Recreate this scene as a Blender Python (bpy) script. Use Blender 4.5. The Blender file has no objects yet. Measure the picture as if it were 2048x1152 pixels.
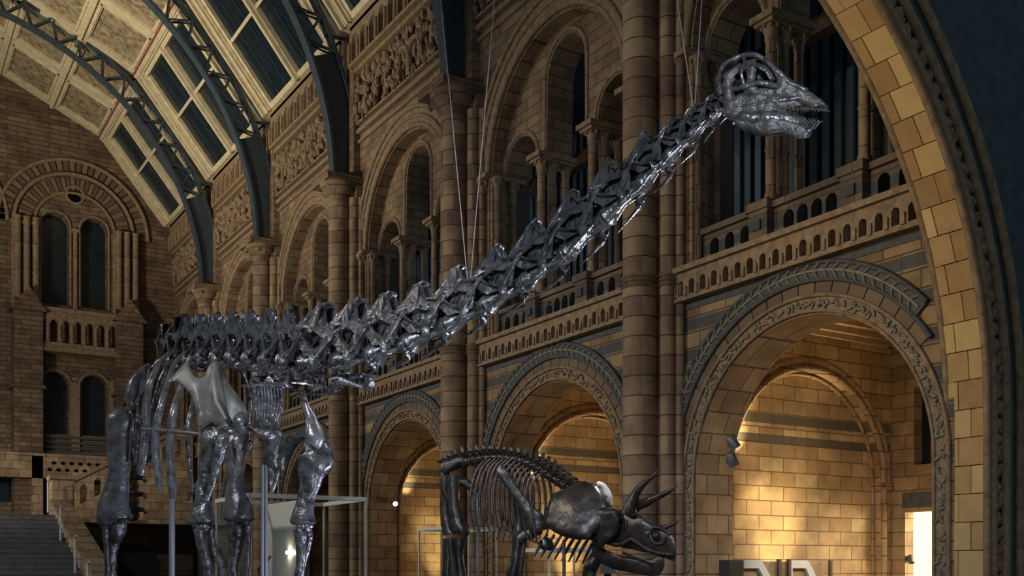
import bpy, bmesh, math, random
from mathutils import Vector, Matrix, noise
from mathutils.geometry import tessellate_polygon
random.seed(7)
C = bpy.context.scene.collection
PI = math.pi
sin, cos = math.sin, math.cos

# ------------------------------------------------------------------ camera
H = 1.5                                     # eye height; most heights below are given relative to the eye and lifted by H
TH = math.radians(31.86)                    # the camera is turned to the right of the hall's long axis (+Y)
F = 2100.0
cam_d = bpy.data.cameras.new('camera'); cam = bpy.data.objects.new('camera', cam_d); C.objects.link(cam)
cam.location = (0, 0, H); cam.rotation_euler = (PI/2, 0, -TH)
cam_d.sensor_width = 36; cam_d.lens = 36*F/2048; cam_d.shift_x = 0; cam_d.shift_y = 556/2048
cam_d.clip_end = 200
bpy.context.scene.camera = cam

# ------------------------------------------------------------------ view, world
S = bpy.context.scene
S.view_settings.view_transform = 'Standard'; S.view_settings.look = 'None'
S.view_settings.gamma = 1; S.view_settings.use_curve_mapping = False
S.view_settings.exposure = 0.62
w = bpy.data.worlds.new('world'); S.world = w; w.use_nodes = True
w.node_tree.nodes['Background'].inputs[0].default_value = (.35, .50, .62, 1)
w.node_tree.nodes['Background'].inputs[1].default_value = .135

# ------------------------------------------------------------------ lights in the hall, its own and added ones
def aim(o, target):
    o.rotation_euler = (Vector(target)-o.location).to_track_quat('-Z', 'Y').to_euler()
def spot(name, loc, target, power, col, deg=60, blend=.8, r=.15):
    l = bpy.data.lights.new(name, 'SPOT'); l.energy = power; l.color = col
    l.spot_size = math.radians(deg); l.spot_blend = blend; l.shadow_soft_size = r
    o = bpy.data.objects.new(name, l); C.objects.link(o); o.location = loc; aim(o, target); return o
def point(name, loc, power, col, r=.1):
    l = bpy.data.lights.new(name, 'POINT'); l.energy = power; l.color = col; l.shadow_soft_size = r
    o = bpy.data.objects.new(name, l); C.objects.link(o); o.location = loc; return o
WARM = (1, .66, .36); AMB = (1, .55, .22); COOL = (.80, .87, 1); NEUT = (1, .88, .72)
# key spots added out of view on the left wash the long wall
spot('wall_key', (-5.5, 20, 8.5), (12, 17.0, 4.5), 1500, NEUT, 76, 1, .5)
spot('wall_key', (-5.5, 30, 8.5), (12, 25, 6.0), 1600, NEUT, 78, 1, .5)
spot('wall_key', (-5.5, 38, 8.5), (12, 33, 7.5), 1600, NEUT, 80, 1, .5)
spot('wall_key', (-5.5, 12, 8.5), (12, 11.5, 4.5), 900, NEUT, 80, 1, .5)
spot('end_wall_key', (-4.5, 32, 6), (8, 48, 8), 1700, NEUT, 85, 1, .5)  # added spot, out of view, brightens the end wall
spot('stair_fill', (0.5, 26, 7.0), (3, 34, 1.5), 520, (.85,.9,1), 110, 1, .3)  # unseen spot added to brighten the steps
spot('landing_fill', (2.0, 38, 7.0), (8, 46, 3), 260, NEUT, 100, 1, .3)  # unseen spot added to lift the dark landing
# ceiling uplights
spot('ceiling_uplight', (-3.5, 34, 9), (7.5, 40, 19), 4000, (1, .86, .64), 85, 1, .5)
spot('ceiling_uplight', (-3.5, 26, 9), (9.5, 31, 18.5), 4000, (1, .86, .64), 85, 1, .5)
# dim cool fill points added to lift the dark gallery
for y in (11, 17.8, 24.5, 31.2): point('gallery_fill', (14.9, y, 10.5), 14, (.45, .68, .85), .5)
# soffit of the great arch
spot('arch_uplight', (0.6, 11.8, 5.6), (11.0, 8.3, 7.0), 760, (1, .72, .34), 58, 1, .3)
spot('front_arch_fill', (1.0, -1.5, 6.0), (13, 8, 5.5), 260, NEUT, 60, 1, .3)  # weak fill added behind the camera for the arch front
# cool white spots on the skeletons, some added for highlights on the bones
spot('skeleton_spot', (-2.0, 4.6, 6.5), (3.2, 8.6, 3.0), 900, COOL, 46, .8, .12)
spot('skeleton_spot', (0.2, 1.6, 6.2), (4.3, 5.6, 3.9), 700, COOL, 42, .8, .12)
spot('skeleton_spot', (3.6, 1.2, 1.2), (4.3, 5.2, 3.9), 260, COOL, 60, .8, .08)
spot('skeleton_spot', (7.0, 5.2, .4), (4.0, 6.2, 3.8), 800, COOL, 70, .8, .06)
spot('skeleton_spot', (2.2, 4.0, .6), (3.0, 8.8, 2.4), 200, COOL, 70, .8, .06)
spot('skeleton_spot', (5.6, 6.4, .4), (3.0, 8.8, 2.2), 420, (.62, .66, 1), 60, .8, .05)
spot('skeleton_spot', (6.0, 4.0, 6.5), (7.5, 10.2, 1.9), 330, COOL, 34, .8, .08)
spot('frill_spot', (7.6, 8.3, 7.4), (7.45, 9.86, 2.36), 4200, (.85,.85,1), 5, .5, .02)
spot('skeleton_spot', (-1.5, 8.0, 7.5), (3.0, 10.5, 3.0), 500, COOL, 40, .8, .04)
spot('skeleton_spot', (6.5, 6.0, 8.0), (3.8, 7.2, 3.2), 300, COOL, 40, .8, .04)
spot('panel_fill', (13.3, 10.8, 3.0), (13.6, 12.9, 1.3), 90, (1, .95, .88), 50, .8, .05)  # unseen spot added to brighten the white exhibition panels
# warm lamps inside the ground-floor bays
for k in range(3):
    yb = 13.6+6.72*k+(.08 if k == 0 else 0)
    e = (1.0, .8, .55)[k]
    spot('bay_floor_uplight', (14.25, yb-.30, .15), (14.4, yb+.10, 3.2), 680*e, (1, .77, .42), 44, 1, .04)
    spot('bay_floor_uplight', (16.9, yb-.30, .15), (16.8, yb+.1, 4.0), 30*e, (1, .60, .24), 60, 1, .04)
    spot('bay_jamb_spot', (13.2, yb-.75, 3.4), (15.2, yb+.05, 1.2), 95*e, (1, .76, .45), 95, 1, .06)
    spot('bay_jamb_uplight', (13.5, yb-.10, 3.3), (13.1, yb+.12, 4.5), 90*e, (1, .80, .52), 80, 1, .03)
    point('bay_lamp', (14.8, yb-2.3, 2.6), 46*e, (1, .72, .46), .25)

# ------------------------------------------------------------------ mesh helpers
WPOS = {}
class MB:
    def __init__(s): s.v = []; s.f = []; s.t = []
    def add(s, vs, fs, tint=None):
        n = len(s.v); s.v += [Vector(p) for p in vs]
        for f in fs: s.f.append([i+n for i in f]); s.t.append(tint)
    def box(s, x0, x1, y0, y1, z0, z1, tint=None):
        s.add([(x, y, z) for x in (x0, x1) for y in (y0, y1) for z in (z0, z1)],
              [(0,1,3,2),(4,6,7,5),(0,4,5,1),(2,3,7,6),(0,2,6,4),(1,5,7,3)], tint)
    def hexa(s, p, tint=None):              # p: 4 bottom, 4 top
        s.add(p, [(0,3,2,1),(4,5,6,7),(0,1,5,4),(1,2,6,5),(2,3,7,6),(3,0,4,7)], tint)
    def loft(s, rings, caps=True, closed=True, tint=None):
        n = len(rings[0]); m = len(rings); vs = [p for r in rings for p in r]; fs = []
        for i in range(m-1):
            for j in range(n if closed else n-1):
                k = (j+1) % n; fs.append((i*n+j, i*n+k, (i+1)*n+k, (i+1)*n+j))
        if caps: fs.append(tuple(range(n))[::-1]); fs.append(tuple(range((m-1)*n, m*n)))
        s.add(vs, fs, tint)
    def tube(s, pts, rad, n=8, wa=None, caps=True, tint=None):
        pts = [Vector(p) for p in pts]; m = len(pts)
        if not isinstance(rad, (list, tuple)): rad = [rad]*m
        rings = []; prev = Vector(wa) if wa is not None else None
        for i, p in enumerate(pts):
            t = (pts[min(i+1, m-1)]-pts[max(i-1, 0)])
            if t.length < 1e-9: t = Vector((0, 0, 1))
            t.normalize()
            if prev is None: prev = t.orthogonal()
            a = prev - t*prev.dot(t)
            if a.length < 1e-6: a = t.orthogonal()
            a.normalize(); b = t.cross(a)
            if wa is None: prev = a
            r = rad[i]; ra, rb = r if isinstance(r, (list, tuple)) else (r, r)
            rings.append([p+a*ra*cos(2*PI*k/n)+b*rb*sin(2*PI*k/n) for k in range(n)])
        s.loft(rings, caps, tint=tint)
    def lathe(s, cx, cy, prof, n=16, tint=None):
        s.loft([[Vector((cx+r*cos(2*PI*k/n), cy+r*sin(2*PI*k/n), z)) for k in range(n)] for r, z in prof], tint=tint)
    def plate(s, outer, holes, fn, w0, w1, tint=None):
        loops = [outer]+list(holes); flat = [p for l in loops for p in l]; n = len(flat)
        tri = tessellate_polygon([[Vector((p[0], p[1], 0)) for p in l] for l in loops])
        vs = [fn(p[0], p[1], w0) for p in flat]+[fn(p[0], p[1], w1) for p in flat]
        fs = [tuple(t) for t in tri]+[tuple(i+n for i in t)[::-1] for t in tri]
        o = 0
        for l in loops:
            for i in range(len(l)):
                a = o+i; b = o+(i+1) % len(l); fs.append((a, b, b+n, a+n))
            o += len(l)
        s.add(vs, fs, tint)
    def blob(s, c, r, ax=None, tint=None, jit=0):
        if not isinstance(r, (list, tuple)): r = (r, r, r)
        ax = ax or (Vector((1,0,0)), Vector((0,1,0)), Vector((0,0,1)))
        c = Vector(c); rings = []; n = 8
        for i, (a, h) in enumerate([(.05,-1),(.72,-.7),(1,0),(.72,.7),(.05,1)]):
            rings.append([c+ax[0]*r[0]*a*cos(2*PI*k/n)+ax[1]*r[1]*a*sin(2*PI*k/n)+ax[2]*r[2]*h for k in range(n)])
        if jit: rings = [[p+Vector((random.uniform(-1,1),random.uniform(-1,1),random.uniform(-1,1)))*jit for p in q] for q in rings]
        s.loft(rings, tint=tint)
    def jitter(s, a, f):
        for p in s.v:
            p += Vector((noise.noise(p*f), noise.noise(p*f+Vector((7,3,1))), noise.noise(p*f+Vector((2,9,5)))))*a
    def build(s, name, mat, parent=None, smooth=False, sub=0, **kw):
        me = bpy.data.meshes.new(name)
        lo = Vector([min(p[i] for p in s.v) for i in range(3)]); hi = Vector([max(p[i] for p in s.v) for i in range(3)])
        c = Vector(((lo.x+hi.x)/2, (lo.y+hi.y)/2, lo.z))
        me.from_pydata([p-c for p in s.v], [], s.f)
        if any(t is not None for t in s.t):
            at = me.attributes.new('tint', 'FLOAT', 'FACE')
            for i, t in enumerate(s.t): at.data[i].value = t if t is not None else .5
        bm = bmesh.new(); bm.from_mesh(me); bmesh.ops.recalc_face_normals(bm, faces=bm.faces); bm.to_mesh(me); bm.free()
        me.materials.append(mat)
        if smooth:
            me.polygons.foreach_set('use_smooth', [True]*len(me.polygons))
            try: me.set_sharp_from_angle(angle=math.radians(50))
            except Exception: pass
        o = bpy.data.objects.new(name, me); C.objects.link(o)
        o.parent = parent; o.location = c-(WPOS[parent.name] if parent else Vector((0,0,0)))
        WPOS[o.name] = c
        if sub:
            md = o.modifiers.new('subdivision', 'SUBSURF'); md.levels = sub; md.render_levels = sub
        tag(o, **kw)
        return o
def tag(o, label=None, cat=None, group=None, kind=None):
    if label: o['label'] = label
    if cat: o['category'] = cat
    if group: o['group'] = group
    if kind: o['kind'] = kind
def empty(name, loc, label=None, cat=None, group=None, kind=None):
    o = bpy.data.objects.new(name, None); C.objects.link(o); o.location = loc; o.empty_display_size = .2
    WPOS[o.name] = Vector(loc); tag(o, label, cat, group, kind); return o
def arc(cu, cv, r, a0, a1, n, rv=None):
    rv = rv or r
    return [(cu+r*cos(math.radians(a0+(a1-a0)*i/n)), cv+rv*sin(math.radians(a0+(a1-a0)*i/n))) for i in range(n+1)]
def fx(u, v, w): return Vector((w, u, v+H))         # walls of constant X
def fy(u, v, w): return Vector((u, w, v+H))         # walls of constant Y
def arcband(mb, fn, cu, cv, r0, r1, w0, w1, a0=0, a1=180, n=36, leg=None):
    secs = arc(cu, cv, 1, a0, a1, n)
    rings = []
    if leg is not None:
        rings.append([fn(cu+r0, leg, w0), fn(cu+r1, leg, w0), fn(cu+r1, leg, w1), fn(cu+r0, leg, w1)])
    for (u, v) in secs:
        du, dv = u-cu, v-cv
        rings.append([fn(cu+du*r0, cv+dv*r0, w0), fn(cu+du*r1, cv+dv*r1, w0), fn(cu+du*r1, cv+dv*r1, w1), fn(cu+du*r0, cv+dv*r0, w1)])
    if leg is not None:
        rings.append([fn(cu-r0, leg, w0), fn(cu-r1, leg, w0), fn(cu-r1, leg, w1), fn(cu-r0, leg, w1)])
    mb.loft(rings)
def roll(mb, fn, cu, cv, r, w, rad, a0=0, a1=180, n=36, leg=None, k=8):
    pts = [fn(u, v, w) for u, v in arc(cu, cv, r, a0, a1, n)]
    if leg is not None: pts = [fn(cu+r, leg, w)]+pts+[fn(cu-r, leg, w)]
    mb.tube(pts, rad, k)

# ------------------------------------------------------------------ materials
def nodes(name):
    m = bpy.data.materials.new(name); m.use_nodes = True; nt = m.node_tree
    b = nt.nodes['Principled BSDF']; return m, nt, b
def nd(nt, t, **kw):
    n = nt.nodes.new(t)
    for k, v in kw.items(): setattr(n, k, v)
    return n
def mth(nt, op, a, b=None, c=None):
    n = nt.nodes.new('ShaderNodeMath'); n.operation = op
    for i, x in enumerate((a, b, c)):
        if x is None: continue
        if isinstance(x, (int, float)): n.inputs[i].default_value = x
        else: nt.links.new(x, n.inputs[i])
    return n.outputs[0]
def mixc(nt, f, a, b, blend='MIX'):
    n = nt.nodes.new('ShaderNodeMix'); n.data_type = 'RGBA'; n.blend_type = blend
    for s_, x in ((n.inputs['Factor'], f), (n.inputs['A'], a), (n.inputs['B'], b)):
        if isinstance(x, (int, float)): s_.default_value = x
        elif isinstance(x, tuple): s_.default_value = (*x, 1)
        else: nt.links.new(x, s_)
    return n.outputs['Result']
def stone(name, cA, cB, mort, bw=.6, bh=.3, ms=.012, bands=(), stripe=None, bandcol=(.05,.055,.06), rough=.8, nz=1.0, bump=.5):
    m, nt, b = nodes(name); L = nt.links.new
    g = nd(nt, 'ShaderNodeNewGeometry'); sp = nd(nt, 'ShaderNodeSeparateXYZ'); L(g.outputs['Position'], sp.inputs[0])
    sn = nd(nt, 'ShaderNodeSeparateXYZ'); L(g.outputs['True Normal'], sn.inputs[0])
    ax = mth(nt, 'GREATER_THAN', mth(nt, 'ABSOLUTE', sn.outputs[0]), .6)
    u = mth(nt, 'ADD', mth(nt, 'MULTIPLY', sp.outputs[1], ax), mth(nt, 'MULTIPLY', sp.outputs[0], mth(nt, 'SUBTRACT', 1, ax)))
    cb = nd(nt, 'ShaderNodeCombineXYZ'); L(u, cb.inputs[0]); L(sp.outputs[2], cb.inputs[1])
    br = nd(nt, 'ShaderNodeTexBrick'); L(cb.outputs[0], br.inputs['Vector'])
    br.inputs['Color1'].default_value = (*cA, 1); br.inputs['Color2'].default_value = (*cB, 1); br.inputs['Mortar'].default_value = (*mort, 1)
    br.inputs['Scale'].default_value = 1; br.inputs['Brick Width'].default_value = bw; br.inputs['Row Height'].default_value = bh
    br.inputs['Mortar Size'].default_value = ms; br.inputs['Mortar Smooth'].default_value = .3
    no = nd(nt, 'ShaderNodeTexNoise'); no.inputs['Scale'].default_value = 1.7; no.inputs['Detail'].default_value = 6; no.inputs['Roughness'].default_value = .65
    L(g.outputs['Position'], no.inputs['Vector'])
    rr = nd(nt, 'ShaderNodeMapRange'); L(no.outputs[0], rr.inputs[0]); rr.inputs[1].default_value = .3; rr.inputs[2].default_value = .7
    rr.inputs[3].default_value = 1-.42*nz; rr.inputs[4].default_value = 1+.3*nz
    vm = nd(nt, 'ShaderNodeVectorMath', operation='SCALE'); L(br.outputs['Color'], vm.inputs[0]); L(rr.outputs[0], vm.inputs['Scale'])
    col = vm.outputs[0]
    z = sp.outputs[2]; f = None
    for z0, z1 in bands:
        k = mth(nt, 'MULTIPLY', mth(nt, 'GREATER_THAN', z, z0+H), mth(nt, 'LESS_THAN', z, z1+H))
        f = k if f is None else mth(nt, 'MAXIMUM', f, k)
    if stripe:
        z0, z1, per, duty = stripe
        fr = mth(nt, 'FRACT', mth(nt, 'DIVIDE', mth(nt, 'SUBTRACT', z, z0+H), per))
        k = mth(nt, 'MULTIPLY', mth(nt, 'LESS_THAN', fr, duty), mth(nt, 'MULTIPLY', mth(nt, 'GREATER_THAN', z, z0+H), mth(nt, 'LESS_THAN', z, z1+H)))
        f = k if f is None else mth(nt, 'MAXIMUM', f, k)
    if f is not None: col = mixc(nt, mth(nt, 'MULTIPLY', f, .88), col, bandcol)
    L(col, b.inputs['Base Color']); b.inputs['Roughness'].default_value = rough
    n2 = nd(nt, 'ShaderNodeTexNoise'); n2.inputs['Scale'].default_value = 14; n2.inputs['Detail'].default_value = 4; L(g.outputs['Position'], n2.inputs['Vector'])
    hgt = mth(nt, 'ADD', mth(nt, 'MULTIPLY', n2.outputs[0], .4), mth(nt, 'SUBTRACT', 1, br.outputs['Fac']))
    bp = nd(nt, 'ShaderNodeBump'); bp.inputs['Strength'].default_value = bump; bp.inputs['Distance'].default_value = .02
    L(hgt, bp.inputs['Height']); L(bp.outputs[0], b.inputs['Normal'])
    return m
def plain(name, col, rough=.6, metal=0, var=.25, scale=6, bump=.2, dist=.01, spec=.5, col2=None, det=4):
    m, nt, b = nodes(name); L = nt.links.new
    tc = nd(nt, 'ShaderNodeNewGeometry'); no = nd(nt, 'ShaderNodeTexNoise'); no.inputs['Scale'].default_value = scale; no.inputs['Detail'].default_value = det
    L(tc.outputs['Position'], no.inputs['Vector'])
    rr = nd(nt, 'ShaderNodeMapRange'); L(no.outputs[0], rr.inputs[0]); rr.inputs[1].default_value = .3; rr.inputs[2].default_value = .7
    c2 = col2 or tuple(min(1, c*(1+var)) for c in col)
    c1 = tuple(c*(1-var) for c in col) if not col2 else col
    L(mixc(nt, rr.outputs[0], c1, c2), b.inputs['Base Color'])
    b.inputs['Roughness'].default_value = rough; b.inputs['Metallic'].default_value = metal
    b.inputs['Specular IOR Level'].default_value = spec
    bp = nd(nt, 'ShaderNodeBump'); bp.inputs['Strength'].default_value = bump; bp.inputs['Distance'].default_value = dist
    L(no.outputs[0], bp.inputs['Height']); L(bp.outputs[0], b.inputs['Normal'])
    return m
def emis(name, col, s):
    m, nt, b = nodes(name); b.inputs['Base Color'].default_value = (*col, 1)
    b.inputs['Emission Color'].default_value = (*col, 1); b.inputs['Emission Strength'].default_value = s; return m
BUFF = (.34, .235, .12); BROWN = (.21, .135, .075); MORT = (.07, .05, .035); SLATE = (.052, .062, .072)
M = {}
M['wall'] = stone('banded terracotta wall', BUFF, BROWN, MORT, .62, .26, stripe=(1.4, 4.53, .52, .36), bandcol=SLATE)
M['upper'] = stone('brown terracotta', (.27,.185,.10), (.17,.11,.065), MORT, .5, .22)
M['shaft'] = stone('pier terracotta drums', (.36,.26,.15), (.20,.115,.08), (.06,.045,.035), 3.0, .34, .012)
M['column'] = stone('column terracotta', (.33,.235,.135), (.20,.12,.08), (.06,.045,.035), 3.0, .42, .008)
M['parapet'] = stone('gallery parapet stone', (.19,.135,.085), (.085,.075,.065), MORT, .7, .22, bands=((5.0,5.12),(5.3,5.45)), bandcol=SLATE)
M['trim'] = plain('moulded terracotta', (.25,.175,.105), .75, var=.35, scale=9, bump=.5, dist=.02)
M['leaf'] = plain('carved grey leaf moulding', (.20,.185,.15), .6, var=.3, scale=12, bump=.4)
M['slate'] = plain('blue grey terracotta', (.07,.075,.078), .7, var=.25, scale=8)
M['carve'] = plain('carved brown foliage', (.22,.15,.09), .65, var=.5, scale=14, bump=.6, dist=.02)
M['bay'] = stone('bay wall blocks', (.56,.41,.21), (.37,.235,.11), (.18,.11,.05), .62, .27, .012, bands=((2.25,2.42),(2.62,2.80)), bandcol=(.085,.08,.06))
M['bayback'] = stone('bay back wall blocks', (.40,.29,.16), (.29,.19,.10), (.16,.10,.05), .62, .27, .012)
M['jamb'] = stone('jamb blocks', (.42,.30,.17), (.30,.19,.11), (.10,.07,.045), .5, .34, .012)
M['end'] = stone('end wall brickwork', (.23,.155,.085), (.13,.078,.048), (.07,.05,.035), .8, .2, .02, nz=1.3)
M['dark'] = plain('plain dark tone', (.03,.042,.05), .8, var=.3)
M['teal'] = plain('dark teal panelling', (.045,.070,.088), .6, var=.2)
M['glassdark'] = plain('night window glass', (.012,.022,.030), .15, var=.3, bump=.05)
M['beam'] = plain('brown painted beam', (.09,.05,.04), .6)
M['cream'] = plain('cream painted timber', (.62,.54,.36), .55, var=.18, scale=5)
M['maroon'] = plain('maroon painted moulding', (.22,.05,.035), .6)
M['iron'] = plain('blue grey painted iron', (.045,.065,.085), .45, var=.2, metal=.1)
M['ironred'] = plain('red painted iron boss', (.16,.04,.03), .5)
M['cross'] = plain('shaded cross wall stone', (.05,.075,.085), .8)  # stone face; its shade is put into the dark blue green colour
M['step'] = plain('grey stone steps', (.11,.105,.10), .7)
M['floor'] = plain('mosaic floor', (.12,.10,.08), .5)
M['bone'] = plain('patinated dark fossil bone', (.085,.083,.084), .25, var=.75, scale=14, bump=.8, dist=.022, metal=.5, spec=.8, det=5)
M['bonelt'] = plain('smooth grey fossil bone', (.115,.112,.110), .28, var=.5, scale=9, bump=.7, dist=.02, metal=.35, spec=.7, det=4)
M['bone2'] = plain('brown grey fossil skull bone', (.062,.057,.052), .34, var=.5, scale=14, bump=.9, dist=.03, metal=.15, spec=.6, det=7)
M['scapula'] = plain('pale grey shoulder bone', (.16,.15,.13), .42, var=.45, scale=6, bump=.5, dist=.02, metal=.05, spec=.5, det=7)
M['tribone'] = plain('dark brown glossy fossil bone', (.034,.026,.022), .30, var=.5, scale=9, bump=.7, dist=.015, metal=.2, spec=.7, det=6)
M['steel'] = plain('grey steel post', (.15,.15,.16), .4, metal=.3, var=.1)
M['wire'] = plain('steel wire', (.38,.34,.30), .4, metal=.5, var=.1)
M['white'] = plain('white painted frame', (.62,.62,.58), .5, var=.05)
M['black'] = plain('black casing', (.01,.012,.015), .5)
M['lamp'] = emis('lamp lens', (1, .95, .85), 5)
M['room'] = plain('white room wall', (.85,.80,.68), .7, var=.05)
M['plaster'] = plain('bay ceiling plaster', (.42,.28,.15), .7, var=.2)
def tinted(name, a, b_, noi=.35):
    m, nt, b = nodes(name); L = nt.links.new
    at = nd(nt, 'ShaderNodeAttribute', attribute_name='tint')
    g = nd(nt, 'ShaderNodeNewGeometry'); no = nd(nt, 'ShaderNodeTexNoise'); no.inputs['Scale'].default_value = 5; no.inputs['Detail'].default_value = 6
    L(g.outputs['Position'], no.inputs['Vector'])
    f = mth(nt, 'ADD', at.outputs['Fac'], mth(nt, 'MULTIPLY', mth(nt, 'SUBTRACT', no.outputs[0], .5), noi*2))
    n_ = nd(nt, 'ShaderNodeClamp'); L(f, n_.inputs[0])
    L(mixc(nt, n_.outputs[0], a, b_), b.inputs['Base Color']); b.inputs['Roughness'].default_value = .75
    bp = nd(nt, 'ShaderNodeBump'); bp.inputs['Strength'].default_value = .4; bp.inputs['Distance'].default_value = .02
    L(no.outputs[0], bp.inputs['Height']); L(bp.outputs[0], b.inputs['Normal']); return m
M['vous'] = tinted('buff arch blocks', (.34,.20,.08), (.62,.44,.20))
M['ring'] = tinted('alternating voussoirs', (.13,.08,.055), (.21,.15,.09))
M['coffer'] = tinted('painted ceiling panel', (.17,.11,.06), (.44,.38,.24), 1.3)
m, nt, b = nodes('display glass'); M['glass'] = m
b.inputs['Base Color'].default_value = (.9,.95,.95,1); b.inputs['Roughness'].default_value = .02; b.inputs['Transmission Weight'].default_value = 1; b.inputs['IOR'].default_value = 1.1

BAYS = [11.05+6.72*k for k in range(6)]; BAYS[0] = 11.13
PIERS = [14.4+6.72*k for k in range(5)]
ORD = ['nearest the great arch', 'second from the great arch', 'third from the great arch', 'fourth from the great arch', 'fifth from the great arch', 'next to the end wall']
XW = 12.0
# ------------------------------------------------------------------ floor
mb = MB(); mb.box(-8, 20, -3, 49, -.1, 0); mb.build('floor', M['floor'], kind='structure', label='stone floor of the great hall', cat='floor')
# ------------------------------------------------------------------ long wall
def arched(cu, r, spring, bottom, n=24, rv=None):
    return [(cu-r, bottom)]+arc(cu, spring, r, 180, 0, n, rv)+[(cu+r, bottom)]
wl = MB(); ups = MB()
for k, yc in enumerate(BAYS):
    y0 = yc-3.36; y1 = yc+3.36 if k < 5 else 48.0
    if k == 0: y0 = 8.5
    R = 2.33
    o = [(y0, -H), (yc-R, -H)]+arc(yc, 1.45, R, 180, 0, 40)+[(yc+R, -H), (y1, -H), (y1, 4.97), (y0, 4.97)]
    wl.plate(o, [], fx, XW, XW+.85)
    o = [(y0, 4.97), (yc-2.5, 4.97)]+arc(yc, 8.75, 2.5, 180, 0, 40)+[(yc+2.5, 4.97), (y1, 4.97), (y1, 15.3), (y0, 15.3)]
    ups.plate(o, [], fx, XW, XW+.6)
wall = wl.build('wall_right', M['wall'], kind='structure', label='long banded stone arcade wall of the hall', cat='wall')
ups.build('upper_wall', M['upper'], wall)
# tympana with their three lights
for k, yc in enumerate(BAYS):
    t = MB()
    o = [(yc+2.5, 8.75)]+arc(yc, 8.75, 2.5, 0, 180, 40)[1:-1]+[(yc-2.5, 8.75)]
    o += [(yc-2.4, 8.75)]+arc(yc-1.72, 8.8, .62, 180, 0, 16)+[(yc-.95, 8.75), (yc-.70, 8.75)]+arc(yc, 10.25, .66, 180, 0, 16)+[(yc+.70, 8.75), (yc+.95, 8.75)]+arc(yc+1.72, 8.8, .62, 180, 0, 16)+[(yc+2.4, 8.75)]
    t.plate(o, [], fx, XW+.35, XW+1.0)
    t.build('tympanum', M['upper'], wall)
    r = MB()
    for dy, sp_, rr_, lg in ((-1.72, 8.8, .70, None), (1.72, 8.8, .70, None), (0, 10.25, .76, 8.8)):
        roll(r, fx, yc+dy, sp_, rr_, XW+.34, .045, n=18, leg=lg, k=6)
    r.build('light_moulding', M['trim'], wall, smooth=True)
    # parapet with groups of little arches
    p = MB(); holes = []
    for cy_ in (-1.72, 0, 1.72):
        for d in ((-.36, 0, .36) if cy_ else (-.42, -.14, .14, .42)):
            holes.append(arched(yc+cy_+d, .105, 5.42, 5.03, 8))
    p.plate([(yc-2.5, 4.97), (yc+2.5, 4.97), (yc+2.5, 5.62), (yc-2.5, 5.62)], holes, fx, XW+.22, XW+.5)
    p.box(XW+.14, XW+.6, yc-2.5, yc+2.5, 5.62+H, 5.72+H)
    p.box(XW+.18, XW+.3, yc-2.5, yc+2.5, 4.97+H, 5.03+H)
    p.build('parapet', M['parapet'], wall)
    q = MB()
    for s_ in (-1, 1):
        q.box(XW+.06, XW+.55, yc+s_*.92-.2, yc+s_*.92+.2, 4.97+H, 5.62+H)
        q.box(XW+.02, XW+.6, yc+s_*.92-.24, yc+s_*.92+.24, 5.62+H, 5.76+H)
        q.box(XW+.02, XW+.06, yc+s_*.92-.08, yc+s_*.92+.08, 5.30+H, 5.46+H)
    q.build('parapet_pedestal', M['parapet'], wall)
# gallery rooms behind
g = MB()
g.box(XW+.85, 20, 8.5, 48, 4.75+H, 4.93+H)
fl = g.build('gallery_floor', M['plaster'], wall)
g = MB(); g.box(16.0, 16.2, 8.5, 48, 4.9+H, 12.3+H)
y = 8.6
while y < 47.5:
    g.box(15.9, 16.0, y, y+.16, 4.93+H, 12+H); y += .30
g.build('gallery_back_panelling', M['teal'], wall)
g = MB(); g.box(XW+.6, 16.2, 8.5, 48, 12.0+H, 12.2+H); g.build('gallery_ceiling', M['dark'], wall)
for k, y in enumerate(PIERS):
    g = MB(); g.box(XW+.6, 13.3, y-.5, y+.5, 4.93+H, 12+H); g.build('gallery_cross_wall', M['beam'], wall)  # stone walls; the dark beam colour stands in for their shade
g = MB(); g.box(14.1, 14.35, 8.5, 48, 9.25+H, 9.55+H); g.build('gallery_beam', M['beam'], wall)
# string course with little blind arches
t = MB()
for k, yc in enumerate(BAYS):
    y0 = max(yc-3.36+.45, 8.6); y1 = min(yc+3.36-.45, 48)
    n = int((y1-y0)/.27); st = (y1-y0)/n
    t.plate([(y0, 4.52), (y1, 4.52), (y1, 4.97), (y0, 4.97)], [arched(y0+st*(i+.5), .066, 4.76, 4.58, 8) for i in range(n)], fx, XW-.16, XW)
    t.box(XW-.24, XW, y0, y1, 4.97+H, 5.06+H); t.box(XW-.2, XW, y0, y1, 4.48+H, 4.53+H)
    for i in range(n+1): t.box(XW-.19, XW-.16, y0+st*i-.03, y0+st*i+.03, 4.56+H, 4.72+H)
t.build('trim_1', M['trim'], kind='structure', label='string course of tiny blind arches under the gallery', cat='moulding')
t = MB()
for k, yc in enumerate(BAYS):
    y0 = max(yc-3.36+.45, 8.6); y1 = min(yc+3.36-.45, 48)
    t.box(XW-.02, XW, y0, y1, 4.36+H, 4.48+H)
t.build('trim_2', M['slate'], kind='structure', label='slate blue band under the arched string course', cat='moulding')
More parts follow.
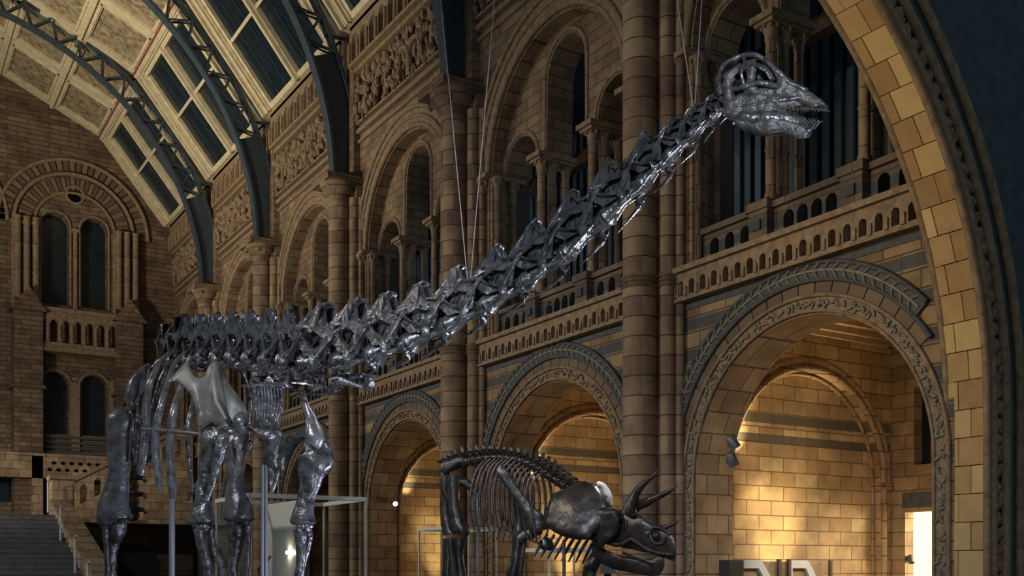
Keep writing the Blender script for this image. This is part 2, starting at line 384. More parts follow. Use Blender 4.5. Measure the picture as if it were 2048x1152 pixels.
# arcade arches, ground floor
for k, yc in enumerate(BAYS):
    e = empty('trim_%d' % (10+k), (XW-.1, yc, 0), 'carved round arch surround of the ground floor bay '+ORD[k], 'arch', 'ground floor arches of the long wall', 'structure')
    A1 = 138 if k == 0 else 178; A2 = 146 if k == 0 else 180; B1 = 3 if k == 5 else 2
    m_ = MB(); arcband(m_, fx, yc, 1.45, 2.80, 3.04, XW-.05, XW, 2, A1, 40); roll(m_, fx, yc, 1.45, 3.04, XW-.05, .035, 2, A1, 40); roll(m_, fx, yc, 1.45, 2.79, XW-.04, .035, 0, A2, 40, leg=-H if k else None)
    m_.build('outer_band', M['slate'], e, smooth=True)
    m_ = MB(); n = 46 if k else 36
    for i in range(n):
        a = math.radians(4+(A1-6)*(i+.5)/n)
        for s_ in (-1, 1):
            a2 = a+s_*0; rr_ = 2.92+s_*.055
            c = fx(yc+cos(a)*rr_, 1.45+sin(a)*rr_, XW-.06)
            rad_ = Vector((0, cos(a), sin(a))); tan = Vector((0, -sin(a), cos(a)))
            d1 = (rad_*s_*.8+tan*.65).normalized(); d2 = Vector((1,0,0)).cross(d1)
            m_.blob(c, (.03, .022, .085), (Vector((1,0,0)), d2, d1))
    arcband(m_, fx, yc, 1.45, 2.905, 2.935, XW-.07, XW-.03, 3, A1-1, 40)
    m_.build('leaf_band', M['leaf'], e, smooth=True)
    m_ = MB(); N = 26
    for i in range(N if k else 21):
        a0 = 180*i/N+.25; a1 = 180*(i+1)/N-.25
        tt = random.random(); mm = MB(); arcband(mm, fx, yc, 1.45, 2.58, 2.76, XW-.02, XW+.1, a0, a1, 3)
        m_.add(mm.v, mm.f, tt*.8)
    m_.build('plain_band', M['ring'], e)
    m_ = MB(); arcband(m_, fx, yc, 1.45, 2.34, 2.56, XW-.01, XW+.08, 0, 180, 40, leg=-H); roll(m_, fx, yc, 1.45, 2.57, XW-.03, .03, 0, 180, 40, leg=-H); roll(m_, fx, yc, 1.45, 2.345, XW-.02, .025, 0, 180, 40, leg=-H)
    m_.build('inner_band', M['trim'], e, smooth=True)
    m_ = MB(); 
    L_ = PI*2.455; seq = []
    s = .04
    while s < L_: a = s/2.455; seq.append((yc+cos(a)*2.455, 1.45+sin(a)*2.455)); s += .105
    z = 1.40
    while z > -H: seq += [(yc+2.455, z), (yc-2.455, z)]; z -= .105
    for (u, v) in seq:
        for q in range(2):
            c = fx(u+random.uniform(-.06,.06), v+random.uniform(-.05,.05), XW-.02)
            d = Vector((random.uniform(-.3,.3), random.uniform(-1,1), random.uniform(-1,1))).normalized(); d2 = d.orthogonal().normalized()
            m_.blob(c, (.028, .024, .06), (d2, d.cross(d2), d))
    m_.build('carved_leaves', M['carve'] if k else M['leaf'], e, smooth=True)
    # jamb and soffit lining blocks
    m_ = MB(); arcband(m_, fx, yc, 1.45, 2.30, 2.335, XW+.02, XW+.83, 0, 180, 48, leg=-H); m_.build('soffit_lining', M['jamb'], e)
# ground-floor bay rooms
for k, yc in enumerate(BAYS):
    yb = yc+2.55
    if k < 5:
        b_ = MB(); b_.box(XW+.85, 17.6, yb+.22, yb+1.6, 0, 4.8+H)
        b_.build('bay_cross_wall', M['bay'], wall)
        b_ = MB()
        b_.plate([(XW+.85, -H), (13.02, -H)]+arc(15.05, 1.62, 2.03, 180, 0, 40)+[(17.08, -H), (17.35, -H), (17.35, 4.3), (XW+.85, 4.3)], [], fy, yb, yb+.22)
        b_.build('bay_arch_wall', M['bay'], wall)
        b_ = MB(); roll(b_, fy, 15.05, 1.62, 2.05, yb-.02, .06, leg=-H); roll(b_, fy, 15.05, 1.62, 2.22, yb-.01, .04, leg=1.5); roll(b_, fy, 15.05, 1.62, 1.98, yb+.2, .035, leg=-H)
        b_.box(16.9, 17.3, yb-.1, yb+.05, 1.5+H, 1.62+H)
        b_.build('bay_arch_moulding', M['jamb'], wall, smooth=True)
        b_ = MB()
        for i, (dz, dx) in enumerate(((4.30, .10), (4.40, .20), (4.52, .32))):
            b_.box(XW+.85, 17.3, yb-dx, yb+.3, dz+H, dz+.13+H)
            b_.box(17.3-dx, 17.35, max(yb-6, 8.62), yb+.3, dz+H, dz+.13+H)
        b_.build('bay_cornice', M['plaster'], wall)
    # back wall with a doorway
    y0 = max(yc-3.9, 8.6); y1 = yb+.3
    dr = arched(yc+1.2, .85, 1.04, -H+.02, 2, .001) if k == 0 else None
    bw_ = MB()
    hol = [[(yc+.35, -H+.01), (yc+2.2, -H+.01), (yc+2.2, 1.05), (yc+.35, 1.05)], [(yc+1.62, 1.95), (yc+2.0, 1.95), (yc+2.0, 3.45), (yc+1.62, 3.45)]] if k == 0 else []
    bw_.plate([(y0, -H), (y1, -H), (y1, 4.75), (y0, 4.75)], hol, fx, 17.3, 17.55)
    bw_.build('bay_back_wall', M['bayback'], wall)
yc = BAYS[0]
mb = MB(); mb.box(17.55, 17.6, yc+1.5, yc+2.1, 1.9+H, 3.5+H); mb.build('window_1', M['glassdark'], kind='structure', label='tall dark window slit above the bright doorway', cat='window')
mb = MB(); mb.box(17.27, 17.3, yc+.3, yc+2.25, 1.13+H, 1.42+H); mb.build('trim_3', M['slate'], kind='structure', label='slate lintel band over the bright doorway', cat='moulding')
# the bright room beyond the doorway
mb = MB(); mb.box(20.9, 21, 8, 15, 0, 3.4); mb.box(17.56, 21, 8, 8.1, 0, 3.4); mb.box(17.56, 21, 14.9, 15, 0, 3.4); mb.box(17.56, 21, 8, 15, 3.4, 3.5); mb.box(17.56, 21, 8, 15, -.1, 0)
mb.build('wall_side_room', M['room'], kind='structure', label='white walled room seen through the doorway', cat='room')
point('side_room_light', (19.2, 11.2, 2.6), 420, (1, .84, .58), .4)
# bay ceiling ribs near the arch
mb = MB()
for i in range(6): mb.box(13.2+i*.75, 13.35+i*.75, BAYS[0]-3.3, BAYS[0]+2.6, 4.62+H, 4.76+H)
mb.build('trim_4', M['plaster'], kind='structure', label='ceiling beams of the lit bay', cat='beam')

# ------------------------------------------------------------------ gallery clustered columns and arch surrounds
def column(mb_s, x, y, z0, z1, r):
    mb_s.lathe(x, y, [(r*1.5, z0), (r*1.5, z0+.06), (r*1.2, z0+.1), (r*1.25, z0+.15), (r, z0+.2), (r, z0+(z1-z0)*.33-.03), (r*1.22, z0+(z1-z0)*.33), (r, z0+(z1-z0)*.33+.03), (r, z0+(z1-z0)*.66-.03), (r*1.22, z0+(z1-z0)*.66), (r, z0+(z1-z0)*.66+.03), (r, z1-.04), (r*1.25, z1)], 12)
def capital(mb_c, x, y, z, r, h=.34):
    mb_c.lathe(x, y, [(r*1.05, z), (r*1.2, z+.04), (r*1.1, z+.08), (r*1.5, z+h*.6), (r*2.0, z+h*.9), (r*2.05, z+h)], 12)
    for i in range(8):
        a = 2*PI*i/8; mb_c.blob((x+cos(a)*r*1.7, y+sin(a)*r*1.7, z+h*.68), (.03, .03, .05))
for k, yc in enumerate(BAYS):
    for s_, side in ((1, 'far'), (-1, 'near')):
        yy = yc+s_*.92
        e = empty('clustered_column', (XW+.6, yy, 5.76+H), 'cluster of slim stone columns on the gallery parapet, %s side of the tall light, bay %s' % (side, ORD[k]), 'column', 'gallery columns of the long wall')
        for j, (x, r) in enumerate(((XW+.35, .085), (XW+.62, .095), (XW+.98, .075))):
            c = MB(); column(c, x, yy, 5.76+H, 8.40+H, r); sh = c.build('shaft', M['column'], e, smooth=True)
        c = MB()
        for (x, r) in ((XW+.35, .085), (XW+.62, .095), (XW+.98, .075)): capital(c, x, yy, 8.36+H, r)
        c.build('capital', M['trim'], e, smooth=True)
        c = MB(); c.box(XW+.12, XW+1.12, yy-.25, yy+.25, 8.66+H, 8.76+H); c.box(XW+.18, XW+1.08, yy-.2, yy+.2, 8.60+H, 8.66+H); c.build('abacus', M['trim'], e)
        c = MB(); c.box(XW+.15, XW+1.12, yy-.17, yy+.17, 5.70+H, 5.77+H); c.build('plinth', M['trim'], e)
    e = empty('trim_%d' % (20+k), (XW, yc, 5.06+H), 'tall round arch surround with jamb shafts framing the gallery bay '+ORD[k], 'arch', 'gallery arches of the long wall', 'structure')
    a = MB(); arcband(a, fx, yc, 8.75, 2.5, 2.95, XW-.06, XW+.02, 0, 180, 40)
    roll(a, fx, yc, 8.75, 2.52, XW-.02, .07, n=40); roll(a, fx, yc, 8.75, 2.72, XW-.07, .05, n=40); roll(a, fx, yc, 8.75, 2.95, XW-.08, .06, n=40)
    a.build('archivolt', M['trim'], e, smooth=True)
    a = MB(); arcband(a, fx, yc, 8.75, 2.40, 2.5, XW+.02, XW+.35, 0, 180, 40, leg=5.06); a.build('inner_order', M['upper'], e)
    for s_ in (-1, 1):
        a = MB()
        for rr_, xx, r in ((2.72, XW-.05, .09), (2.42, XW+.14, .08), (2.46, XW+.62, .07)):
            c = MB(); column(c, xx, yc+s_*rr_, 5.06+H, 8.40+H, r); c.build('jamb_shaft', M['column'], e, smooth=True)
            capital(a, xx, yc+s_*rr_, 8.36+H, r)
        a.box(XW-.2, XW+.9, yc+s_*2.62-.28, yc+s_*2.62+.28, 8.66+H, 8.76+H)
        a.build('jamb_capital', M['trim'], e, smooth=True)

# ------------------------------------------------------------------ upper frieze, foliage and small arcade
t = MB(); tl = MB(); ar = MB(); dk = MB()
for k, yc in enumerate(BAYS):
    y0 = yc-3.36+.4; y1 = min(yc+3.36-.4, 48)
    t.box(XW-.12, XW, y0, y1, 12.15+H, 12.27+H); t.box(XW-.08, XW, y0, y1, 11.9+H, 11.97+H); t.box(XW-.2, XW, y0, y1, 13.83+H, 13.98+H)
    t.box(XW-.14, XW, y0, y1, 12.40+H, 12.46+H)
    n = 9; st = (y1-y0)/n
    for i in range(n):                                   # leafy interlaced arches
        c = y0+st*(i+.5)
        roll(tl, fx, c, 13.05, st*.48, XW-.1, .07, 0, 180, 10, leg=12.5, k=6)
        for q in range(16):
            v = 12.5+random.random()*1.2; u = c+random.uniform(-.5, .5)*st
            tl.blob(fx(u, v, XW-.08-random.random()*.08), (.09, .07, .13), jit=.02)
        tl.blob(fx(c+st/2, 13.55, XW-.12), (.12, .13, .16), jit=.03)
    n = 10; st = (y1-y0)/n
    ar.plate([(y0, 13.98), (y1, 13.98), (y1, 15.1), (y0, 15.1)], [arched(y0+st*(i+.5), st*.32, 14.62, 14.05, 8) for i in range(n)], fx, XW-.3, XW-.16)
    ar.box(XW-.3, XW, y0, y1, 15.0+H, 15.2+H); ar.box(XW-.36, XW, y0, y1, 13.94+H, 14.04+H)
    for i in range(n+1): ar.tube([fx(y0+st*i, 14.05, XW-.33), fx(y0+st*i, 14.62, XW-.33)], .05, 8)
t.build('trim_5', M['trim'], kind='structure', label='straight string mouldings above the gallery arches', cat='moulding')
tl.build('trim_6', M['carve'], kind='structure', smooth=True, label='deeply carved foliage frieze high on the long wall', cat='frieze')
ar.build('trim_7', M['trim'], kind='structure', label='miniature arcade just below the roof', cat='arcade')
mb = MB(); mb.box(XW-.45, XW+.2, 8.5, 48, 15.12+H, 15.25+H); mb.build('trim_8', M['cream'], kind='structure', label='eaves moulding at the foot of the roof', cat='moulding')

# ------------------------------------------------------------------ clustered piers
for k, y in enumerate(PIERS):
    e = empty('clustered_pier', (11.6, y, 0), 'tall clustered stone pier between arches, the pier '+ORD[k], 'pier', 'clustered piers of the long wall')
    c = MB(); c.box(11.72, XW+.02, y-.42, y+.42, 0, 10.7+H); c.box(11.82, XW+.02, y-.56, y+.56, 0, 10.7+H)
    c.build('pier_core', M['shaft'], e)
    c = MB(); c.lathe(11.5, y-.1, [(.42, 0), (.42, .5), (.34, .6), (.30, .7), (.30, 10.3+H)], 24); c.build('main_shaft', M['shaft'], e, smooth=True)
    for dx, dy, r in ((.28, -.5, .14), (.28, .42, .14), (.42, -.66, .08)):
        c = MB(); c.lathe(11.5+dx, y+dy, [(r*1.3, 0), (r*1.3, .5), (r, .65), (r, 10.3+H)], 14); c.build('side_shaft', M['shaft'], e, smooth=True)
    c = MB()
    for z in (4.9,):
        for dz in (-.08, 0, .08):
            c.lathe(11.5, y-.1, [(.30, z+H+dz-.04), (.345, z+H+dz), (.30, z+H+dz+.04)], 24)
            c.lathe(11.78, y-.5, [(.14, z+H+dz-.04), (.175, z+H+dz), (.14, z+H+dz+.04)], 14)
            c.lathe(11.78, y+.42, [(.14, z+H+dz-.04), (.175, z+H+dz), (.14, z+H+dz+.04)], 14)
    c.build('ring_moulding', M['trim'], e, smooth=True)
    c = MB(); c.lathe(11.5, y-.1, [(.30, 10.2+H), (.34, 10.25+H), (.33, 10.35+H), (.48, 10.6+H), (.55, 10.72+H)], 24)
    c.box(10.95, XW, y-.62, y+.62, 10.72+H, 10.9+H)
    for i in range(22): c.blob((11.5+random.uniform(-.4,.2), y+random.uniform(-.5,.5), 10.5+H+random.random()*.18), (.08,.08,.1))
    c.build('capital', M['upper'], e, smooth=True)
    c = MB(); c.box(11.8, XW+.02, y-.42, y+.42, 10.9+H, 15.2+H); c.build('upper_pilaster', M['upper'], e)

# ------------------------------------------------------------------ great cross arch
CX, RR, ZS = 6.1, 5.9, 2.0
e = MB()
e.plate([(-1.6, -H), (CX-6.02, -H)]+arc(CX, ZS, 6.02, 180, 0, 72)+[(CX+6.02, -H), (18, -H), (18, 11.5), (-1.6, 11.5)], [], fy, 8.12, 8.58)
cw = e.build('wall_cross', M['cross'], kind='structure', label='dark cross wall pierced by the great arch', cat='wall')
ga = empty('great_arch', (CX, 8.35, 0), 'huge round stone arch with buff block lining spanning the hall', 'arch')
v = MB()
def vblock(a0, a1, ya, yb_, straight=None):
    g = .006
    r0, r1 = RR+random.uniform(0, .012), 6.03
    if straight:
        sx, z0, z1 = straight
        x0, x1 = (CX+r0*sx, CX+r1*sx)
        v.box(min(x0, x1), max(x0, x1), ya+g, yb_-g, z0+g, z1-g, random.random())
        return
    rings = []
    for i in range(5):
        a = a0+(a1-a0)*i/4
        rings.append([fy(CX+cos(a)*r, ZS+sin(a)*r, yy) for r, yy in ((r0, ya+g), (r1, ya+g), (r1, yb_-g), (r0, yb_-g))])
    v.loft(rings, tint=random.random())
N = 50; da = PI/N
for i in range(N):
    sp_ = 8.26 if i % 2 else 8.42
    vblock(i*da+.001, (i+1)*da-.001, 8.08, sp_+.02); vblock(i*da+.001, (i+1)*da-.001, sp_+.02, 8.60)
z = ZS+H; i = 0
while z > .1:
    sp_ = 8.44 if i % 2 else 8.26
    for sx in (1, -1): vblock(0, 0, 8.08, sp_, (sx, z-.36, z)); vblock(0, 0, sp_, 8.60, (sx, z-.36, z))
    z -= .36; i += 1
v.build('lining_blocks', M['vous'], ga)
v = MB(); roll(v, fy, CX, ZS, RR+.03, 8.62, .05, n=72, leg=-H)
roll(v, fy, CX, ZS, RR+.03, 8.05, .05, n=72, leg=-H); roll(v, fy, CX, ZS, RR+.13, 8.03, .05, n=72, leg=-H)
roll(v, fy, CX, ZS, RR+.42, 8.05, .055, n=72, leg=-H); roll(v, fy, CX, ZS, RR+.50, 8.06, .03, n=72, leg=-H)
v.build('edge_roll', M['trim'], ga, smooth=True)
v = MB(); roll(v, fy, CX, ZS, RR+.76, 8.08, .045, n=72, leg=-H); roll(v, fy, CX, ZS, RR+.84, 8.09, .04, n=72, leg=-H); v.build('outer_moulding', M['trim'], ga, smooth=True)
v = MB(); a = -.0
seq = []
s = 0
while s < PI*(RR+.28): aa = s/(RR+.28); seq.append((CX+cos(aa)*(RR+.28), ZS+sin(aa)*(RR+.28))); s += .2
z = ZS
while z > -H: seq += [(CX+RR+.28, z), (CX-RR-.28, z)]; z -= .2
for (u, vv) in seq:
    v.blob(fy(u, vv, 8.07), (.075, .05, .085), jit=.012)
    for q in range(3):
        v.blob(fy(u+random.uniform(-.1,.1), vv+random.uniform(-.1,.1), 8.08), (.035, .04, .05), jit=.01)
v.build('carved_rosettes', M['carve'], ga, smooth=True)

# ------------------------------------------------------------------ roof
P0 = (11.62, 15.15); P1 = (8.92, 18.57); P2 = (4.93, 20.4); P3 = (2.2, 21.6); P4 = (-.6, 20.4)
def roofmap(A, B):
    L_ = math.hypot(B[0]-A[0], B[1]-A[1]); dx, dz = (B[0]-A[0])/L_, (B[1]-A[1])/L_
    nx, nz = dz, -dx
    if nz > 0: nx, nz = -nx, -nz                        # inward (down) normal
    def f(u, v, w): return Vector((A[0]+dx*v+nx*w, u, A[1]+dz*v+nz*w+H))
    return f, L_
RY = [7.68]+PIERS+[48.0]
for k in range(6):
    ya, yb = RY[k], RY[k+1]
    f, L_ = roofmap(P0, P1)
    a, b_ = ya+.15, yb-.15
    win = empty('window_%d' % (k+2), (10, (ya+yb)/2, P0[1]+H), 'cream framed sloping skylight of the roof bay '+ORD[k], 'skylight', kind='structure')
    fr = MB(); mid = (a+b_)/2; hs = L_*.52
    hol = []
    for (u0, u1) in ((a+.85, mid-.16), (mid+.16, b_-.85)):
        for (v0, v1) in ((.16, hs-.05), (hs+.05, L_-.42)):
            hol.append([(u0, v0), (u1, v0), (u1, v1), (u0, v1)])
    fr.plate([(ya, 0), (yb, 0), (yb, L_), (ya, L_)], hol, f, -.12, .06)
    fr.build('frame', M['cream'], win)
    ml = MB()
    def strip(u0, u1, v0, v1, w0, w1):
        p = [f(u0,v0,w0), f(u1,v0,w0), f(u1,v1,w0), f(u0,v1,w0), f(u0,v0,w1), f(u1,v0,w1), f(u1,v1,w1), f(u0,v1,w1)]; ml.hexa(p)
    for sgn, base in ((1, a), (-1, b_)):
        for off, wd, dp in ((.12, .10, .2), (.30, .05, .12), (.48, .10, .18), (.68, .05, .14)):
            strip(min(base+sgn*off, base+sgn*(off+wd)), max(base+sgn*off, base+sgn*(off+wd)), 0, L_-.2, .06, dp)
    strip(mid-.07, mid+.07, 0, L_-.3, .06, .2); strip(mid-.16, mid-.12, 0, L_-.3, .06, .1); strip(mid+.12, mid+.16, 0, L_-.3, .06, .1)
    strip(a+.7, b_-.7, L_-.42, L_-.34, .06, .14); strip(a, b_, L_-.24, L_-.18, .06, .16)
    ml.build('moulding', M['cream'], win)
    ml = MB()
    for h_ in hol:
        u0, u1 = h_[0][0], h_[1][0]
        for q in (1/3, 2/3): strip(u0+(u1-u0)*q-.012, u0+(u1-u0)*q+.012, h_[0][1], h_[2][1], -.06, -.01)
    ml.build('glazing_bars', M['iron'], win)
    for h_ in hol:
        g = MB(); g.plate(h_, [], f, -.10, -.07); g.build('pane', M['glassdark'], win)
    g = MB(); g.plate([(ya, -.1), (yb, -.1), (yb, L_+.1), (ya, L_+.1)], [], f, -.4, -.3); g.build('outer_cover', M['dark'], win)
    # coffered slopes
    ce = empty('ceiling' if k == 0 else 'ceiling_%d' % (k+1), (5, (ya+yb)/2, P1[1]+H), 'painted coffered ceiling of the roof bay '+ORD[k], 'ceiling', kind='structure')
    for (A, B, rows) in ((P1, P2, 2), (P2, P3, 1), (P3, P4, 1)):
        f, L_ = roofmap(A, B); hol = []
        for r_ in range(rows):
            v0 = L_*r_/rows; v1 = L_*(r_+1)/rows
            for c_ in range(2):
                u0 = a+(b_-a)*c_/2; u1 = a+(b_-a)*(c_+1)/2
                hol.append([(u0+.35, v0+.28), (u1-.35, v0+.28), (u1-.35, v1-.28), (u0+.35, v1-.28)])
        fr = MB(); fr.plate([(ya, 0), (yb, 0), (yb, L_), (ya, L_)], hol, f, -.12, .05)
        for h_ in hol:
            u0, v0 = h_[0]; u1, v1 = h_[2]
            for (p, q, r2, s2) in ((u0-.1, u1+.1, v0-.1, v0-.04), (u0-.1, u1+.1, v1+.04, v1+.1), (u0-.1, u0-.04, v0-.1, v1+.1), (u1+.04, u1+.1, v0-.1, v1+.1)):
                fr.hexa([f(p,r2,.05), f(q,r2,.05), f(q,s2,.05), f(p,s2,.05), f(p,r2,.1), f(q,r2,.1), f(q,s2,.1), f(p,s2,.1)])
        for r_ in range(rows+1):
            v0 = L_*r_/rows
            fr.hexa([f(a,v0-.09,.05), f(b_,v0-.09,.05), f(b_,v0+.09,.05), f(a,v0+.09,.05), f(a,v0-.07,.2), f(b_,v0-.07,.2), f(b_,v0+.07,.2), f(a,v0+.07,.2)])
        fr.build('coffer_frame', M['cream'], ce)
        for h_ in hol:
            g = MB(); g.plate(h_, [], f, -.1, -.06, tint=.45); g.build('painted_panel', M['coffer'], ce)
    f, L_ = roofmap(P1, P2); g = MB()
    g.hexa([f(a,-.02,.05), f(b_,-.02,.05), f(b_,.14,.05), f(a,.14,.05), f(a,-.02,.17), f(b_,-.02,.17), f(b_,.14,.17), f(a,.14,.17)]); g.build('maroon_strip', M['maroon'], ce)

# iron ribs
RCX, RCZ, RL, RU = 2.23, 10.78, 9.08, 9.86
for k, y in enumerate(PIERS):
    e = empty('iron_roof_rib', (11.3, y, 10.9+H), 'curved blue-grey iron lattice roof rib rising from the pier '+ORD[k], 'roof rib', 'iron ribs of the roof')
    for nm, R_, hw in (('lower_chord', RL, .17), ('upper_chord', RU, .14)):
        c = MB(); rings = []
        for i in range(41):
            a = math.radians(1+118*i/40)
            rings.append([fy(RCX+cos(a)*r, RCZ+sin(a)*r, yy) for r, yy in ((R_, y-hw), (R_+.09, y-hw), (R_+.09, y+hw), (R_, y+hw))])
        c.loft(rings); c.build(nm, M['iron'], e)
    c = MB(); rings = []
    for i in range(12):
        a = math.radians(1+21*i/11)
        rings.append([fy(RCX+cos(a)*r, RCZ+sin(a)*r, yy) for r, yy in ((RL, y-.05), (RU, y-.05), (RU, y+.05), (RL, y+.05))])
    c.loft(rings); c.build('web_plate', M['iron'], e)
    c = MB(); n = 34
    for i in range(n):
        a0 = math.radians(22+97*i/n); a1 = math.radians(22+97*(i+1)/n)
        lo, hi = (RL+.08, RU) if i % 2 else (RU, RL+.08)
        for dy in (-.11, .11):
            c.tube([fy(RCX+cos(a0)*lo, RCZ+sin(a0)*lo, y+dy), fy(RCX+cos(a1)*hi, RCZ+sin(a1)*hi, y+dy)], .032, 5)
        c.tube([fy(RCX+cos(a0)*lo, RCZ+sin(a0)*lo, y-.11), fy(RCX+cos(a1)*hi, RCZ+sin(a1)*hi, y+.11)], .022, 5)
    c.build('lattice', M['iron'], e)
    c = MB(); c.box(11.15, 12.0, y-.32, y+.32, 10.9+H, 11.0+H); c.build('base_shoe', M['iron'], e)
    c = MB()
    for z in (12.3, 13.6, 14.9): c.tube([(11.35 if z < 13 else 11.1, y, z+H), (11.95, y, z+H+.1)], .05, 6)
    c.build('wall_stay', M['iron'], e)

# ------------------------------------------------------------------ end wall
YE = 48.0
def prof(x):
    if x > P1[0]: return P0[1]+(P1[1]-P0[1])*(P0[0]-x)/(P0[0]-P1[0])
    return 0
ew = MB(); hol = []
WX = [7.83, 2.2, -3.4]
for cx in (7.83, 2.2):
    for s_ in (-1, 1):
        hol.append(arched(cx+s_*.78, .52, 14.45, 11.1, 12))
        hol.append(arched(cx+s_*.78, .52, 7.7, 5.6, 12))
    hol.append([(cx+.3*cos(t), 15.85+.3*sin(t)) for t in [2*PI*i/14 for i in range(14)]])
hol.append(arched(5.0, .9, 3.55, 2.65, 12, .45))
ew.plate([(-3, -H), (12.9, -H), (12.9, 15.2), P0, P1, P2, P3, (-.6, 20.4), (-3, 19.2)], hol, fy, YE, YE+.5)
endw = ew.build('wall_end', M['end'], kind='structure', label='brown brick end wall with tall lancet windows', cat='wall')
g = MB(); g.box(-3, 12.9, YE+.46, YE+.5, 2+H, 17+H); g.build('window_8', M['glassdark'], kind='structure', label='dark glass of the end wall lancets', cat='window')
for cx in (7.83, 2.2):
    g = MB(); N = 34
    for (r0, r1, dd) in ((2.55, 2.95, .10), (1.75, 2.25, .06)):
        for i in range(N):
            a0 = 180*i/N+.6; a1 = 180*(i+1)/N-.6; mm = MB(); arcband(mm, fy, cx, 14.3, r0, r1, YE-dd, YE+.02, a0, a1, 2)
            g.add(mm.v, mm.f, 1.0 if i % 2 else .0)
    g.build('arch_ring', M['ring'], endw)
    g = MB(); roll(g, fy, cx, 14.3, 3.0, YE-.1, .08, n=36); roll(g, fy, cx, 14.3, 2.4, YE-.12, .08, n=36, leg=10.8); roll(g, fy, cx, 14.3, 1.62, YE-.06, .06, n=30, leg=10.8)
    for s_ in (-1, 1):
        for rr_ in (.56,): roll(g, fy, cx+s_*.78, 14.45, rr_+.04, YE-.03, .05, n=16, leg=11.1)
        roll(g, fy, cx+s_*.78, 7.7, .62, YE-.03, .06, n=16, leg=5.6)
    for u in (-1.6, -1.9, -2.15, -2.4, 1.6, 1.9, 2.15, 2.4, 0): column(g, cx+u, YE-.12, 10.9+H, 14.2+H, .09); g.box(cx+u-.15, cx+u+.15, YE-.28, YE, 14.2+H, 14.35+H)
    roll(g, fy, cx, 15.85, .36, YE-.04, .06, 0, 360, 20)
    g.build('window_shafts', M['trim'], endw, smooth=True)
    g = MB()
    g.plate([(cx-1.75, 9.1), (cx+1.75, 9.1), (cx+1.75, 10.65), (cx-1.75, 10.65)], [arched(cx-1.4+.47*i, .14, 10.15, 9.35, 8) for i in range(7)], fy, YE-.7, YE-.5)
    g.box(cx-1.8, cx+1.8, YE-.8, YE, 10.62+H, 10.78+H); g.box(cx-1.8, cx+1.8, YE-.8, YE, 8.95+H, 9.12+H)
    for i in range(8): column(g, cx-1.635+.47*i, YE-.72, 9.35+H, 10.1+H, .06)
    g.build('balcony', M['trim'], endw, smooth=True)
    g = MB()
    for i in range(7): g.box(cx-1.55, cx+1.55, YE-.3+.02*i, YE, 5.5-.22*i-.1+H, 5.5-.22*i+H)
    g.build('louvre', M['slate'], endw)
    g = MB(); g.box(cx-1.7, cx-1.35, YE-.25, YE, 4.1+H, 8.0+H); g.box(cx+1.35, cx+1.7, YE-.25, YE, 4.1+H, 8.0+H); g.box(cx-.16, cx+.16, YE-.2, YE, 4.9+H, 7.8+H); g.build('window_pier', M['trim'], endw)
for cx in (5.9, 9.9):
    g = MB(); g.box(cx-.55, cx+.55, YE-.9, YE, 0, 10.5+H)
    g.add([(cx-.7, YE-1, 10.5+H), (cx+.7, YE-1, 10.5+H), (cx, YE-1, 11.5+H), (cx-.7, YE, 10.5+H), (cx+.7, YE, 10.5+H), (cx, YE, 11.5+H)], [(0,1,2),(3,5,4),(0,3,4,1),(1,4,5,2),(2,5,3,0)])
    g.box(cx-.65, cx+.65, YE-1, YE, 7.3+H, 7.45+H)
    g.build('buttress', M['end'], endw)
    g = MB()
    for q in (-.35, 0, .35): column(g, cx+q, YE-.35, 11.1+H, 14.5+H, .13)
    g.build('buttress_shafts', M['trim'], endw, smooth=True)
g = MB(); g.box(10.45, 12, YE-.12, YE, 10.2+H, 10.5+H); g.box(10.45, 12, YE-.12, YE, 5.1+H, 5.3+H); g.build('ledge', M['slate'], endw)
g = MB()
g.plate([(6.4, 3.75), (12, 3.75), (12, 4.5), (6.4, 4.5)], [[(6.65+.34*i+.11*cos(t)+(.17 if r_ else 0), 3.97+.28*r_+.08*sin(t)) for t in [PI*q/3 for q in range(6)]] for i in range(15) for r_ in range(2)], fy, YE-1.3, YE-1.1)
g.box(-3, 12, YE-1.4, YE, 4.5+H, 4.62+H); g.box(6.4, 12, YE-1.35, YE, 3.6+H, 3.75+H)
g.build('pierced_band', M['jamb'], endw)
g = MB(); g.box(-3, 6.4, YE-1.25, YE-.02, 3.6+H, 4.5+H); g.box(5.98, 6.4, YE-1.25, YE-.02, 1.6+H, 4.5+H)
g.build('portal_head', M['jamb'], endw)
g = MB(); g.box(6.55, 7.05, YE-1.3, YE-1.2, 3.0+H, 3.75+H); g.build('dark_notice', M['glassdark'], endw)

# ------------------------------------------------------------------ staircase
st = empty('staircase', (2.2, 34, 0), 'wide grey stone staircase climbing to the landing at the end wall', 'staircase')
g = MB(); n = 20
for i in range(n): g.box(-1.2, 5.55, 29.8+i*.42, 48 if i == n-1 else 29.8+(i+1)*.42+.02, 0 if i == 0 else .16*i-.03, .16*(i+1))
for i in range(n): g.box(-1.2, 5.55, 29.78+i*.42, 29.82+i*.42, .16*(i+1)-.03, .16*(i+1)+.004)
g.build('steps', M['step'], st)
g = MB(); f_ = lambda u, v, w_: Vector((w_, u, v))
g.plate([(29.6, 0), (38.4, 0), (38.4, 3.62), (29.6, .8)], [], f_, 5.55, 6.0)
g.build('ramp_wall', M['jamb'], st)
g = MB(); g.hexa([(5.5, 29.5, .76), (6.08, 29.5, .76), (6.08, 38.4, 3.62), (5.5, 38.4, 3.62), (5.5, 29.5, .9), (6.08, 29.5, .9), (6.08, 38.4, 3.76), (5.5, 38.4, 3.76)]); g.build('ramp_coping', M['upper'], st)
g = MB(); g.box(5.55, 6.25, 38.4, 39.2, 0, 4.45); g.box(5.48, 6.32, 38.33, 39.27, 4.45, 4.58); g.box(5.62, 6.18, 38.36, 38.4, 3.4, 4.3); g.build('newel_block', M['jamb'], st)
